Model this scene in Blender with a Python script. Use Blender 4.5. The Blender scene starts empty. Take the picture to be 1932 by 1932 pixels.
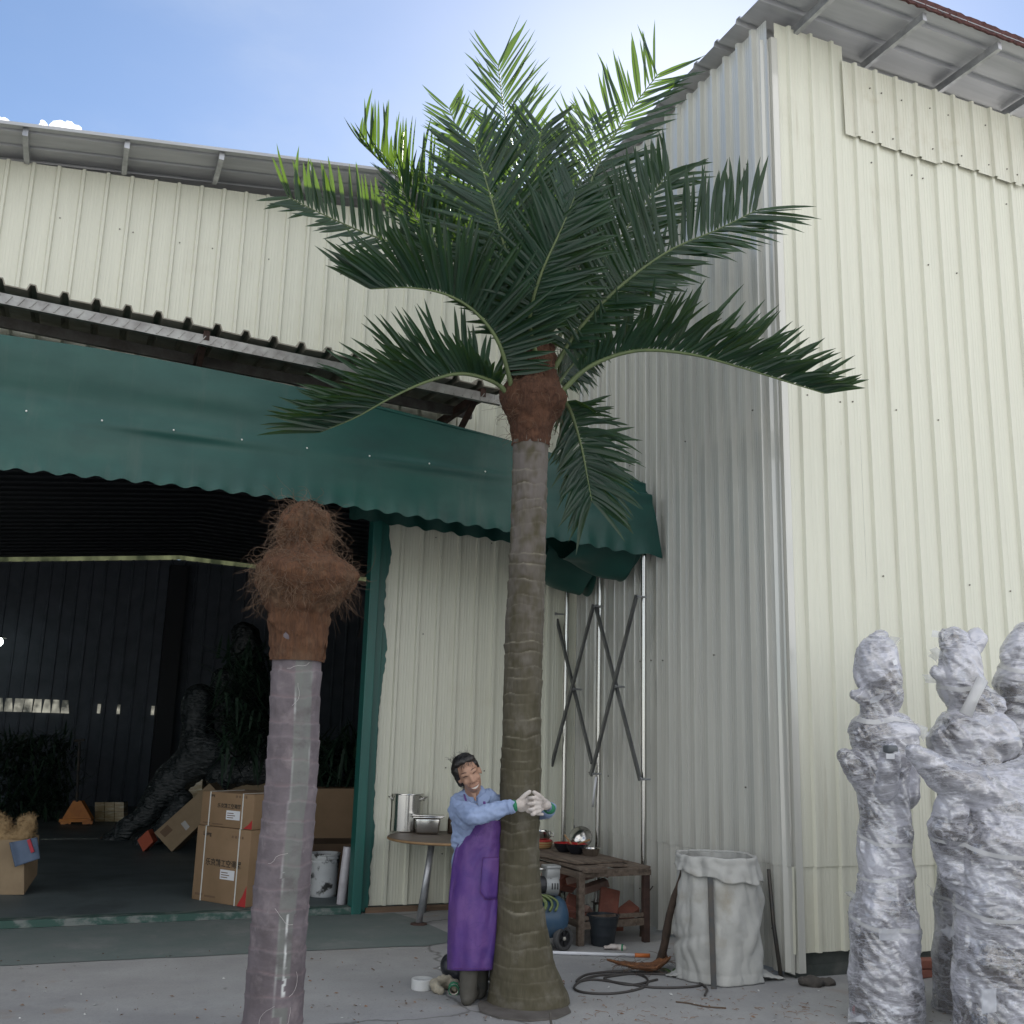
import bpy, bmesh, math, random
from math import sin, cos, pi, radians, sqrt, exp, floor
from mathutils import Vector, Matrix, Quaternion, noise
from mathutils.bvhtree import BVHTree

S = bpy.context.scene
COL = S.collection
rnd = random.Random(7)

# ------------------------------------------------------------------ camera
YAW, PITCH, ROLL, CAMH = radians(23.0), radians(12.3), radians(1.6), 1.6
FOC = 1932.0
F = Vector((sin(YAW) * cos(PITCH), cos(YAW) * cos(PITCH), sin(PITCH)))
_R0 = Vector((cos(YAW), -sin(YAW), 0)); _U0 = _R0.cross(F)
RC = _R0 * cos(ROLL) + _U0 * sin(ROLL)
UC = _U0 * cos(ROLL) - _R0 * sin(ROLL)
EYE = Vector((0, 0, CAMH))
cd = bpy.data.cameras.new("camera"); cam = bpy.data.objects.new("camera", cd); COL.objects.link(cam)
cd.sensor_width = 36; cd.lens = 36.0; cd.clip_start = 0.05; cd.clip_end = 5000
m = Matrix((RC, UC, -F)).transposed().to_4x4(); m.translation = EYE
cam.matrix_world = m
S.camera = cam
# ------------------------------------------------------------------ light
FILL_CLOUD = 11.3  # brightness of the added out-of-view clouds that fill the shaded walls
SUN = Vector((0.444, 0.702, 0.557)).normalized()
w = bpy.data.worlds.new("World"); S.world = w; w.use_nodes = True
nt = w.node_tree; nt.nodes.clear()
out = nt.nodes.new("ShaderNodeOutputWorld"); bg = nt.nodes.new("ShaderNodeBackground")
sky = nt.nodes.new("ShaderNodeTexSky"); sky.sky_type = 'NISHITA'; sky.sun_disc = False
sky.sun_elevation = math.asin(SUN.z); sky.sun_rotation = math.atan2(SUN.x, SUN.y)
sky.altitude = 50; sky.air_density = 1.0; sky.dust_density = 0.3; sky.ozone_density = 3.0
# broken cloud: a thin veil ahead, bright unseen cumulus added behind the camera to light the walls
tc = nt.nodes.new("ShaderNodeTexCoord"); N_, L_ = nt.nodes.new, nt.links.new
def skynoise(scale, det, lo, hi, zs):
    mp = N_("ShaderNodeMapping"); mp.inputs['Scale'].default_value = (1, 1, zs)
    nz = N_("ShaderNodeTexNoise"); nz.inputs['Scale'].default_value = scale; nz.inputs['Detail'].default_value = det; nz.inputs['Roughness'].default_value = .56
    mr = N_("ShaderNodeMapRange"); mr.interpolation_type = 'SMOOTHSTEP'; mr.inputs['From Min'].default_value = lo; mr.inputs['From Max'].default_value = hi
    L_(tc.outputs['Generated'], mp.inputs['Vector']); L_(mp.outputs[0], nz.inputs['Vector']); L_(nz.outputs['Fac'], mr.inputs['Value']); return mr.outputs[0]
def mul(a, b):
    q = N_("ShaderNodeMath"); q.operation = 'MULTIPLY'; L_(a, q.inputs[0])
    if hasattr(b, 'node'): L_(b, q.inputs[1])
    else: q.inputs[1].default_value = b
    return q.outputs[0]
def blend(fac, a, col):
    mx = N_("ShaderNodeMix"); mx.data_type = 'RGBA'; mx.inputs['B'].default_value = (*col, 1); L_(fac, mx.inputs['Factor']); L_(a, mx.inputs['A']); return mx.outputs['Result']
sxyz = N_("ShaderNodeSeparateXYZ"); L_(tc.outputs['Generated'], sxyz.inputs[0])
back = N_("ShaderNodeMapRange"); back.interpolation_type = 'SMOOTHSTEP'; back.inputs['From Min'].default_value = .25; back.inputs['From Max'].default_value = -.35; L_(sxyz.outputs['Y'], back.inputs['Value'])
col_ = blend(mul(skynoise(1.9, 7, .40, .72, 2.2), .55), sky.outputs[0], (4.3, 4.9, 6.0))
col_ = blend(mul(skynoise(2.6, 8, .40, .56, 1.8), back.outputs[0]), col_, (FILL_CLOUD, FILL_CLOUD * .99, FILL_CLOUD * .98))
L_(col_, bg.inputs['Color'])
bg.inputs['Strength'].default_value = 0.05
nt.links.new(bg.outputs[0], out.inputs[0])
sl = bpy.data.lights.new("sun", 'SUN'); sl.energy = 5.0; sl.angle = radians(0.5); sl.color = (1, .95, .86)
so = bpy.data.objects.new("sun", sl); COL.objects.link(so); so.rotation_euler = SUN.to_track_quat('Z', 'Y').to_euler(); so.location = SUN * 60
S.view_settings.view_transform = 'Standard'; S.view_settings.look = 'None'; S.view_settings.gamma = 1
S.view_settings.exposure = 1.68

# ------------------------------------------------------------------ helpers
def ray(x, y): return F + RC * ((x - 966) / FOC) - UC * ((y - 966) / FOC)
def ground(x, y, z=0.0):
    d = ray(x, y); return EYE + d * ((z - CAMH) / d.z)
def onY(x, y, Y): d = ray(x, y); return EYE + d * (Y / d.y)
def onX(x, y, X): d = ray(x, y); return EYE + d * (X / d.x)
HF = Vector((sin(YAW), cos(YAW), 0))
def onH(x, y, h):
    d = ray(x, y); return EYE + d * (h / d.dot(HF))

WT = {}
def link(o, parent=None):
    COL.objects.link(o)
    if parent is not None:
        o.parent = parent; o.location = -WT[parent]
        WT[o] = Vector((0, 0, 0))
    else:
        WT[o] = Vector((0, 0, 0))
    return o
def tag(o, label=None, cat=None, group=None, kind=None):
    if label: o['label'] = label
    if cat: o['category'] = cat
    if group: o['group'] = group
    if kind: o['kind'] = kind
    return o
def thing(name, label, cat, loc, group=None):
    o = bpy.data.objects.new(name, None); COL.objects.link(o)
    o.empty_display_size = .1
    o.location = Vector(loc); WT[o] = Vector(loc)
    return tag(o, label, cat, group)

class MB:
    def __init__(s): s.v = []; s.f = []; s.m = []; s.c = {}
    def add(s, vs, fs, mi=0):
        b = len(s.v); s.v += [Vector(p) for p in vs]
        s.f += [tuple(i + b for i in f) for f in fs]; s.m += [mi] * len(fs); return b
    def box(s, c, sz, rot=None, mi=0, taper=1.0):
        c = Vector(c); hx, hy, hz = sz[0] / 2, sz[1] / 2, sz[2] / 2
        vs = []
        for z in (-hz, hz):
            t = taper if z > 0 else 1
            for x, y in ((-hx, -hy), (hx, -hy), (hx, hy), (-hx, hy)): vs.append(Vector((x * t, y * t, z)))
        if rot is not None: vs = [rot @ v for v in vs]
        s.add([v + c for v in vs], [(0, 3, 2, 1), (4, 5, 6, 7), (0, 1, 5, 4), (1, 2, 6, 5), (2, 3, 7, 6), (3, 0, 4, 7)], mi); return s
    def bbox(s, c, sz, rot=None, mi=0, bev=0.01, seg=2):
        bm = bmesh.new(); bmesh.ops.create_cube(bm, size=1)
        for v in bm.verts: v.co = Vector((v.co.x * sz[0], v.co.y * sz[1], v.co.z * sz[2]))
        bmesh.ops.bevel(bm, geom=bm.edges[:], offset=bev, segments=seg, profile=.5, affect='EDGES')
        bm.verts.index_update()
        r = rot if rot is not None else Matrix.Identity(3)
        s.add([r @ v.co + Vector(c) for v in bm.verts], [tuple(v.index for v in f.verts) for f in bm.faces], mi); bm.free(); return s
    def beam(s, a, b, wd, th, up=(0, 0, 1), mi=0):
        a, b = Vector(a), Vector(b); d = (b - a); L = d.length; d.normalize()
        u = Vector(up); sd = d.cross(u)
        if sd.length < 1e-4: sd = d.cross(Vector((1, 0, 0)))
        sd.normalize(); u = sd.cross(d)
        return s.box((a + b) / 2, (wd, L, th), Matrix((sd, d, u)).transposed(), mi)
    def tube(s, pts, rad, n=8, caps=True, mi=0, flat=None):
        pts = [Vector(p) for p in pts]; N = len(pts)
        if not hasattr(rad, '__len__'): rad = [rad] * N
        vs = []; prev = None
        for i, p in enumerate(pts):
            t = (pts[min(i + 1, N - 1)] - pts[max(i - 1, 0)])
            if t.length < 1e-9: t = Vector((0, 0, 1))
            t.normalize()
            if prev is None:
                a = Vector((0, 0, 1)) if abs(t.z) < .9 else Vector((1, 0, 0))
                u = t.cross(a).normalized()
            else:
                u = (prev - t * prev.dot(t))
                u = u.normalized() if u.length > 1e-6 else t.orthogonal().normalized()
            prev = u; v = t.cross(u)
            for k in range(n):
                a = 2 * pi * k / n
                vs.append(p + (u * cos(a) + v * sin(a)) * rad[i])
        fs = [(i * n + k, i * n + (k + 1) % n, (i + 1) * n + (k + 1) % n, (i + 1) * n + k) for i in range(N - 1) for k in range(n)]
        if caps: fs += [tuple(range(n - 1, -1, -1)), tuple((N - 1) * n + k for k in range(n))]
        s.add(vs, fs, mi); return s
    def capsule(s, a, b, ra, rb=None, n=14, mi=0):
        a, b = Vector(a), Vector(b); rb = ra if rb is None else rb
        d = b - a
        d = d.normalized() if d.length > 1e-6 else Vector((0, 0, 1))
        P = []; R = []
        for k in range(6): t = pi / 2 * (1 - k / 5); P.append(a - d * ra * sin(t)); R.append(max(ra * cos(t), ra * .02))
        for k in range(6): t = pi / 2 * k / 5; P.append(b + d * rb * sin(t)); R.append(max(rb * cos(t), rb * .02))
        return s.tube(P, R, n, True, mi)
    def ell(s, c, r, rot=None, n=16, mi=0):
        c = Vector(c); vs = []; fs = []; m = n // 2
        for i in range(m + 1):
            t = pi * i / m
            for k in range(n):
                a = 2 * pi * k / n
                p = Vector((r[0] * max(sin(t), .01) * cos(a), r[1] * max(sin(t), .01) * sin(a), r[2] * cos(t)))
                vs.append((rot @ p if rot is not None else p) + c)
        fs = [((i + 1) * n + k, (i + 1) * n + (k + 1) % n, i * n + (k + 1) % n, i * n + k) for i in range(m) for k in range(n)]
        fs += [tuple(range(n)), tuple(m * n + k for k in range(n - 1, -1, -1))]
        s.add(vs, fs, mi); return s
    def lathe(s, prof, c, n=32, mi=0, rot=None, close=False):
        c = Vector(c); vs = []
        for r, z in prof:
            for k in range(n):
                a = 2 * pi * k / n; p = Vector((r * cos(a), r * sin(a), z))
                vs.append((rot @ p if rot is not None else p) + c)
        N = len(prof)
        fs = [(i * n + k, i * n + (k + 1) % n, (i + 1) * n + (k + 1) % n, (i + 1) * n + k) for i in range(N - 1) for k in range(n)]
        if close: fs += [tuple(range(n - 1, -1, -1)), tuple((N - 1) * n + k for k in range(n))]
        s.add(vs, fs, mi); return s
    def grid(s, fn, nu, nv, mi=0, closeu=False):
        vs = [fn(i / (nu - (0 if closeu else 1)), j / (nv - 1)) for j in range(nv) for i in range(nu)]
        U = nu if closeu else nu - 1
        fs = [(j * nu + i, j * nu + (i + 1) % nu, (j + 1) * nu + (i + 1) % nu, (j + 1) * nu + i) for j in range(nv - 1) for i in range(U)]
        s.add(vs, fs, mi); return s
    def build(s, name, mats, parent=None, smooth=False, label=None, angle=None):
        me = bpy.data.meshes.new(name); me.from_pydata([tuple(v) for v in s.v], [], s.f)
        if not isinstance(mats, (list, tuple)): mats = [mats]
        for mm in mats: me.materials.append(mm)
        for p, mi in zip(me.polygons, s.m): p.material_index = mi
        if smooth: me.polygons.foreach_set('use_smooth', [True] * len(me.polygons))
        for cn, vals in s.c.items():
            at = me.attributes.new(cn, 'FLOAT', 'POINT'); at.data.foreach_set('value', vals)
        me.validate(); me.update()
        if smooth and angle: me.set_sharp_from_angle(angle=radians(angle))
        o = bpy.data.objects.new(name, me); link(o, parent)
        if label: o['label'] = label
        return o

def split_build(mb, name, mats, parent=None, smooth=False, angle=None):
    """one object per loose piece of the builder"""
    par = list(range(len(mb.v)))
    def find(i):
        while par[i] != i: par[i] = par[par[i]]; i = par[i]
        return i
    for f in mb.f:
        r = find(f[0])
        for i in f[1:]: par[find(i)] = r
    groups = {}
    for f, mi in zip(mb.f, mb.m): groups.setdefault(find(f[0]), []).append((f, mi))
    res = []
    for fs in groups.values():
        ids = sorted({i for f, _ in fs for i in f}); mp = {i: k for k, i in enumerate(ids)}
        q = MB(); q.v = [mb.v[i] for i in ids]; q.f = [tuple(mp[i] for i in f) for f, _ in fs]; q.m = [mi for _, mi in fs]
        res.append(q.build(name, mats, parent, smooth, None, angle))
    return res

def remesh(mb, voxel, smooth=4, factor=.5, fn=None):
    """fuse overlapping volumes of a builder into one continuous surface"""
    me = bpy.data.meshes.new("tmp"); me.from_pydata([tuple(v) for v in mb.v], [], mb.f)
    o = bpy.data.objects.new("tmp", me); COL.objects.link(o)
    md = o.modifiers.new("r", 'REMESH'); md.mode = 'VOXEL'; md.voxel_size = voxel
    if smooth:
        sm = o.modifiers.new("s", 'SMOOTH'); sm.iterations = smooth; sm.factor = factor
    dg = bpy.context.evaluated_depsgraph_get(); dg.update()
    m2 = bpy.data.meshes.new_from_object(o.evaluated_get(dg))
    r = MB(); r.v = [v.co.copy() for v in m2.vertices]; r.f = [tuple(p.vertices) for p in m2.polygons]; r.m = [0] * len(r.f)
    if fn:
        ns = [v.normal.copy() for v in m2.vertices]
        r.v = [fn(p, n) for p, n in zip(r.v, ns)]
    bpy.data.objects.remove(o); bpy.data.meshes.remove(me); bpy.data.meshes.remove(m2)
    return r

# ------------------------------------------------------------------ materials
def mat(name, col, rough=.6, metal=0., col2=None, ns=6., nd=4., stretch=(1, 1, 1), lo=.35, hi=.65, bump=0., bs=None, bstretch=None,
        spec=.5, col3=None, ns3=1.5, lo3=.5, hi3=.7, rvar=0., trans=0., coat=0., bdist=.01):
    mt = bpy.data.materials.new(name); mt.use_nodes = True; t = mt.node_tree; t.nodes.clear()
    N = t.nodes.new; L = t.links.new
    o = N("ShaderNodeOutputMaterial"); b = N("ShaderNodeBsdfPrincipled"); mt['b'] = 1
    b.inputs['Roughness'].default_value = rough; b.inputs['Metallic'].default_value = metal
    b.inputs['Specular IOR Level'].default_value = spec
    b.inputs['Coat Weight'].default_value = coat
    b.inputs['Base Color'].default_value = (*col, 1)
    tc = N("ShaderNodeTexCoord"); mp = N("ShaderNodeMapping"); mp.inputs['Scale'].default_value = stretch
    L(tc.outputs['Object'], mp.inputs['Vector'])
    last = None
    def noisefac(scale, lo, hi, det, vec):
        n = N("ShaderNodeTexNoise"); n.inputs['Scale'].default_value = scale; n.inputs['Detail'].default_value = det; n.inputs['Roughness'].default_value = .6
        L(vec, n.inputs['Vector'])
        r = N("ShaderNodeMapRange"); r.inputs['From Min'].default_value = lo; r.inputs['From Max'].default_value = hi; L(n.outputs['Fac'], r.inputs['Value'])
        return r.outputs[0]
    if col2:
        fac = noisefac(ns, lo, hi, nd, mp.outputs[0])
        mx = N("ShaderNodeMix"); mx.data_type = 'RGBA'; mx.inputs['A'].default_value = (*col, 1); mx.inputs['B'].default_value = (*col2, 1)
        L(fac, mx.inputs['Factor']); last = mx.outputs['Result']
        if rvar:
            rr = N("ShaderNodeMapRange"); rr.inputs['To Min'].default_value = max(rough - rvar, .03); rr.inputs['To Max'].default_value = min(rough + rvar, 1)
            L(fac, rr.inputs['Value']); L(rr.outputs[0], b.inputs['Roughness'])
    if col3:
        fac = noisefac(ns3, lo3, hi3, 6, tc.outputs['Object'])
        mx = N("ShaderNodeMix"); mx.data_type = 'RGBA'; mx.inputs['B'].default_value = (*col3, 1)
        if last: L(last, mx.inputs['A'])
        else: mx.inputs['A'].default_value = (*col, 1)
        L(fac, mx.inputs['Factor']); last = mx.outputs['Result']
    if last: L(last, b.inputs['Base Color'])
    if bump:
        n = N("ShaderNodeTexNoise"); n.inputs['Scale'].default_value = bs or ns; n.inputs['Detail'].default_value = 6
        m2 = N("ShaderNodeMapping"); m2.inputs['Scale'].default_value = bstretch or stretch; L(tc.outputs['Object'], m2.inputs['Vector']); L(m2.outputs[0], n.inputs['Vector'])
        bp = N("ShaderNodeBump"); bp.inputs['Strength'].default_value = bump; bp.inputs['Distance'].default_value = bdist
        L(n.outputs['Fac'], bp.inputs['Height']); L(bp.outputs[0], b.inputs['Normal'])
    sh = b.outputs[0]
    if trans:
        tr = N("ShaderNodeBsdfTranslucent"); ms = N("ShaderNodeMixShader"); ms.inputs[0].default_value = trans
        if last: L(last, tr.inputs['Color'])
        else: tr.inputs['Color'].default_value = (*col, 1)
        L(sh, ms.inputs[1]); L(tr.outputs[0], ms.inputs[2]); sh = ms.outputs[0]
    L(sh, o.inputs[0])
    return mt
def nodes_of(mt): return mt.node_tree.nodes, mt.node_tree.links
def bsdf(mt): return next(n for n in mt.node_tree.nodes if n.type == 'BSDF_PRINCIPLED')
def attr_mix(mt, attr, col, lo=0., hi=1.):
    """blend a vertex-attribute driven colour of the thing itself over its base colour"""
    n, L = mt.node_tree.nodes, mt.node_tree.links.new
    b = bsdf(mt); a = n.new("ShaderNodeAttribute"); a.attribute_name = attr
    r = n.new("ShaderNodeMapRange"); r.inputs['From Min'].default_value = lo; r.inputs['From Max'].default_value = hi; L(a.outputs['Fac'], r.inputs['Value'])
    mx = n.new("ShaderNodeMix"); mx.data_type = 'RGBA'; mx.inputs['B'].default_value = (*col, 1)
    src = b.inputs['Base Color']
    if src.is_linked: L(src.links[0].from_socket, mx.inputs['A'])
    else: mx.inputs['A'].default_value = src.default_value
    L(r.outputs[0], mx.inputs['Factor']); L(mx.outputs['Result'], src)

cream = mat("cream_sheet", (.69, .69, .585), .33, col2=(.65, .65, .55), ns=3, stretch=(6, 6, .25), bump=.06, bs=2.2, bstretch=(1, 1, .3), col3=(.57, .55, .44), ns3=1.1, lo3=.62, hi3=.9)
cream_old = mat("cream_patch", (.67, .665, .57), .4, col2=(.61, .60, .50), ns=4, stretch=(3, 3, .6), bump=.08, bs=3, col3=(.5, .46, .34), ns3=2.5, lo3=.6, hi3=.85)
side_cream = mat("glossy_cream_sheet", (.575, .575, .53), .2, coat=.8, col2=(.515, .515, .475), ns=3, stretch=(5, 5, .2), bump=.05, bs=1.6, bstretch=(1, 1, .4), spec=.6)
screwm = mat("screw_head", (.16, .15, .13), .5, .6)
roofm = mat("galvanised_sheet", (.46, .47, .49), .5, .25, col2=(.36, .37, .39), ns=2, stretch=(.3, 4, 4), bump=.05)
roof_rust = mat("rusty_roof_edge", (.10, .035, .03), .85, col2=(.05, .02, .02), ns=25, bump=.6, bs=40)
galv = mat("galvanised_steel", (.50, .51, .53), .4, .6, col2=(.32, .33, .35), ns=9, bump=.03)
chrome = mat("stainless_steel", (.62, .61, .59), .2, 1.0, col2=(.5, .49, .47), ns=3, stretch=(1, 1, .2), bump=.03, bs=8)
darksteel = mat("dark_steel", (.06, .065, .07), .5, .5, col2=(.10, .085, .07), ns=8, bump=.1)
rustbeam = mat("rusty_purlin", (.09, .05, .04), .8, .2, col2=(.05, .03, .025), ns=14, bump=.2)
oldroof = mat("weathered_corrugated_sheet", (.33, .31, .26), .8, col2=(.20, .185, .15), ns=5, bump=.2, bs=12, col3=(.27, .25, .2), ns3=2)
greenp = mat("green_paint", (.010, .115, .095), .42, col2=(.012, .09, .078), ns=3, stretch=(4, 4, .4), bump=.08, bs=20)
concrete = mat("concrete", (.36, .362, .358), .85, col2=(.29, .288, .283), ns=1.6, nd=8, lo=.35, hi=.7, bump=.25, bs=30, col3=(.29, .235, .19), ns3=2.3, lo3=.60, hi3=.78)
greenfloor = mat("worn_green_floor_paint", (.135, .172, .165), .75, col2=(.175, .195, .19), ns=2.5, nd=8, lo=.4, hi=.7, bump=.1, bs=25, col3=(.22, .225, .215), ns3=4, lo3=.6, hi3=.75)
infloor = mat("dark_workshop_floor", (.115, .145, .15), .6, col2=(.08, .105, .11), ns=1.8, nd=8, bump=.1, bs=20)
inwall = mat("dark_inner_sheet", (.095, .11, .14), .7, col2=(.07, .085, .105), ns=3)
kraft = mat("corrugated_cardboard", (.27, .175, .10), .8, col2=(.23, .15, .082), ns=4, bump=.05, bs=40, bstretch=(1, 1, .1))
kraft2 = mat("faded_cardboard", (.32, .235, .145), .85, col2=(.27, .195, .12), ns=5, bump=.06)
blackm = mat("black_plastic", (.015, .016, .018), .5, col2=(.03, .03, .032), ns=9)
def overlay(mt, col, scale, stretch, lo, hi, amount=1., cracks=False):
    """stains with a shape of their own: a further noise (or a net of cracks) over the base colour"""
    n, L = mt.node_tree.nodes.new, mt.node_tree.links.new
    tc = n("ShaderNodeTexCoord"); mp = n("ShaderNodeMapping"); mp.inputs['Scale'].default_value = stretch; L(tc.outputs['Object'], mp.inputs['Vector'])
    if cracks:
        nz = n("ShaderNodeTexNoise"); nz.inputs['Scale'].default_value = 2.2; nz.inputs['Detail'].default_value = 6; L(mp.outputs[0], nz.inputs['Vector'])
        ad = n("ShaderNodeVectorMath"); ad.operation = 'MULTIPLY_ADD'; ad.inputs[1].default_value = (.5, .5, .5); L(nz.outputs['Color'], ad.inputs[0]); L(mp.outputs[0], ad.inputs[2])
        t = n("ShaderNodeTexVoronoi"); t.feature = 'DISTANCE_TO_EDGE'; t.inputs['Scale'].default_value = scale; L(ad.outputs[0], t.inputs['Vector']); src = t.outputs['Distance']
    else:
        t = n("ShaderNodeTexNoise"); t.inputs['Scale'].default_value = scale; t.inputs['Detail'].default_value = 8; t.inputs['Roughness'].default_value = .65; L(mp.outputs[0], t.inputs['Vector']); src = t.outputs['Fac']
    r = n("ShaderNodeMapRange"); r.inputs['From Min'].default_value = lo; r.inputs['From Max'].default_value = hi; r.inputs['To Max'].default_value = amount; L(src, r.inputs['Value'])
    b = bsdf(mt); i = b.inputs['Base Color']; mx = n("ShaderNodeMix"); mx.data_type = 'RGBA'; mx.inputs['B'].default_value = (*col, 1)
    if i.is_linked: L(i.links[0].from_socket, mx.inputs['A'])
    else: mx.inputs['A'].default_value = i.default_value
    L(r.outputs[0], mx.inputs['Factor']); L(mx.outputs['Result'], i)
overlay(concrete, (.20, .20, .205), 60, (1, 1, 1), .52, .72, .6)
overlay(concrete, (.24, .24, .245), .9, (1, 1, 1), .50, .66, .75)
overlay(concrete, (.17, .12, .09), 5, (1, 1, 1), .66, .74, .7)
overlay(concrete, (.12, .115, .11), .28, (1, 1, 1), .006, .0, .85, True)
overlay(greenfloor, (.27, .275, .27), 1.6, (1, 1, 1), .54, .72, .6)
overlay(greenfloor, (.10, .12, .12), 40, (1, 1, 1), .55, .7, .6)
overlay(infloor, (.06, .075, .08), 1.4, (1, 1, 1), .5, .62, .7)
for m_ in (cream, side_cream, cream_old):
    overlay(m_, (.36, .31, .22), 2.6, (5, 5, .22), .62, .80, .55)
    overlay(m_, (.30, .22, .13), 9, (3, 3, .5), .70, .78, .5)
_cb = bsdf(side_cream); _cb.inputs['Coat Roughness'].default_value = .06; _cb.inputs['Coat IOR'].default_value = 1.65
inkm = mat("black_print", (.02, .018, .016), .8)
redprint = mat("red_print", (.42, .03, .03), .6)
whitep = mat("white_label", (.72, .73, .76), .6)
strapm = mat("white_strapping", (.68, .68, .64), .45)
# ================================================================== setting
g = MB()
def gz(x, y):
    d = Vector((x, y)).length
    return 0.0
g.grid(lambda u, v: Vector(((u - .5) * 900, (v - .4) * 900, 0)), 10, 10)
tag(g.build("ground", concrete), kind='structure')
fp = MB()
rr = random.Random(3)
top = [(x, 9.42) for x in (-8, 2.9)]
edge = []
x = 2.95
edge = [(3.06, 9.0), (3.10, 8.4), (3.0, 8.05), (2.75, 7.94)]
while x > -8:
    x -= .18
    if x < 2.7: edge.append((x, 7.98 + .045 * (2.7 - x) * .7 + rr.uniform(-.012, .012)))
pl = [Vector((-8, 9.42, .004)), Vector((2.9, 9.42, .004))] 
vs = [Vector((2.95, 9.42, .004))] + [Vector((a, b, .004)) for a, b in edge] + [Vector((-8.1, 9.42, .004))]
fp.add(vs, [tuple(range(len(vs) - 1, -1, -1))])
tag(fp.build("painted_floor_strip", greenfloor), kind='structure')
fi = MB(); fi.box((-.5, 15.9, .02), (17.5, 12.6, .05))
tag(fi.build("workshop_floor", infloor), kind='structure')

# small white cumulus far beyond the roof
cloudm = bpy.data.materials.new("cloud"); cloudm.use_nodes = True
_n, _l = cloudm.node_tree.nodes, cloudm.node_tree.links; _n.clear()
_o = _n.new("ShaderNodeOutputMaterial"); _d = _n.new("ShaderNodeBsdfDiffuse"); _t = _n.new("ShaderNodeBsdfTranslucent"); _x = _n.new("ShaderNodeMixShader")
_d.inputs[0].default_value = (.95, .95, .95, 1); _t.inputs[0].default_value = (1, 1, 1, 1); _x.inputs[0].default_value = .8
_l.new(_d.outputs[0], _x.inputs[1]); _l.new(_t.outputs[0], _x.inputs[2]); _w = _n.new("ShaderNodeLayerWeight"); _w.inputs[0].default_value = .5; _r = _n.new("ShaderNodeMapRange"); _r.inputs['From Min'].default_value = .12; _r.inputs['From Max'].default_value = .8; _l.new(_w.outputs['Facing'], _r.inputs['Value'])
_e = _n.new("ShaderNodeBsdfTransparent"); _y = _n.new("ShaderNodeMixShader"); _l.new(_r.outputs[0], _y.inputs[0]); _l.new(_x.outputs[0], _y.inputs[1]); _l.new(_e.outputs[0], _y.inputs[2]); _l.new(_y.outputs[0], _o.inputs[0])
def cloud(cx, cy, wpx, hpx, seed):
    r = random.Random(seed); b = MB()
    for k in range(16):
        u = r.uniform(-1, 1); hh = (1 - u * u) ** .8
        p = onH(cx + u * wpx, cy + 6 - r.random() * hpx * hh, 1500 + r.uniform(-20, 20))
        rad = (r.uniform(.25, .5) * hpx * hh + 3) * 1500 / 1932
        b.ell(p, (rad * 1.3, rad, rad), n=14)
    mb = remesh(b, 2.2, 3, .5, lambda p, n: p + n * (noise.fractal(p * .06, 1, 2, 5) * 4))
    tag(mb.build("cloud", cloudm, None, True), kind='structure')
cloud(110, 247, 48, 26, 1); cloud(-6, 232, 26, 14, 2)

# ================================================================== corrugated sheeting
def profile(u0, u1, pitch, rw=.05, rh=.026, phase=0., micro=True):
    pts = []
    k = floor((u0 - phase) / pitch) - 1
    raw = []
    while True:
        c = phase + k * pitch
        if c - pitch > u1: break
        h = rw / 2
        raw += [(c - h, 0), (c - h * .55, rh), (c + h * .55, rh), (c + h, 0)]
        if micro:
            for q in (.36, .5, .64):
                a = c + pitch * q; raw += [(a - .008, 0), (a - .003, .0016), (a + .003, .0016), (a + .008, 0)]
        k += 1
    raw.sort()
    pts = [(u0, 0)] + [p for p in raw if u0 < p[0] < u1] + [(u1, 0)]
    return pts
def sheet(mb, u0, u1, zb, zt, place, pitch=.205, rw=.05, rh=.026, phase=0., mi=0, micro=True, wob=.0065):
    """a ribbed sheet; zb / zt are functions of u (or numbers)"""
    fb = zb if callable(zb) else (lambda u: zb); ft = zt if callable(zt) else (lambda u: zt)
    pr = profile(u0, u1, pitch, rw, rh, phase, micro)
    nz = 7; vs = []
    for j in range(nz):
        for u, n in pr:
            z = fb(u) + (ft(u) - fb(u)) * j / (nz - 1)
            dn = wob * noise.noise(Vector((u * 1.3, z * .9, phase * 7 + pitch)))
            vs.append(place(u, n + dn, z))
    N = len(pr)
    mb.add(vs, [(j * N + i, j * N + i + 1, (j + 1) * N + i + 1, (j + 1) * N + i) for j in range(nz - 1) for i in range(N - 1)], mi)
def screws(mb, u0, u1, zs, place, pitch, phase, mi, r=.0065, skip=.6, seed=1):
    q = random.Random(seed); k = math.ceil((u0 - phase) / pitch)
    while phase + k * pitch < u1:
        for z in zs:
            if q.random() > skip:
                u = phase + (k + q.choice((.28, .72))) * pitch
                if u0 < u < u1:
                    c = place(u, .002, z + q.uniform(-.015, .015)); o = place(u, .012, z); d = (o - place(u, 0, z)).normalized()
                    mb.tube([c, c + d * .008], r, 6, True, mi)
        k += 1

# ================================================================== left workshop
YF = 9.55
RIDX = 3.0
def gz_roof(x): return 7.12 - .127 * abs(x - RIDX)
W = thing("workshop_building", "long cream corrugated metal workshop with wide dark open doorway and low pitched roof", "building", (2.6, 9.55, 0))
fpl = lambda u, n, z: Vector((u, YF - n, z))
b = MB()
sheet(b, -9, 4.82, 4.35, lambda u: 6.655 + .0965 * min(u, 6 - u), fpl, .21, .045, .026, .06)
screws(b, -2, 4.7, (5.15, 6.1), fpl, .21, .06, 1)
b.build("upper_wall", [cream, screwm], W)
b = MB()
sheet(b, 2.725, 4.82, .80, 4.36, fpl, .20, .05, .024, .09)
sheet(b, 2.725, 4.82, .05, .812, lambda u, n, z: Vector((u, YF + .007 - n, z)), .20, .05, .024, .09)
screws(b, 2.75, 4.8, (.5, 1.27, 2.55, 3.5), fpl, .20, .09, 1, skip=.5, seed=4)
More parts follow.
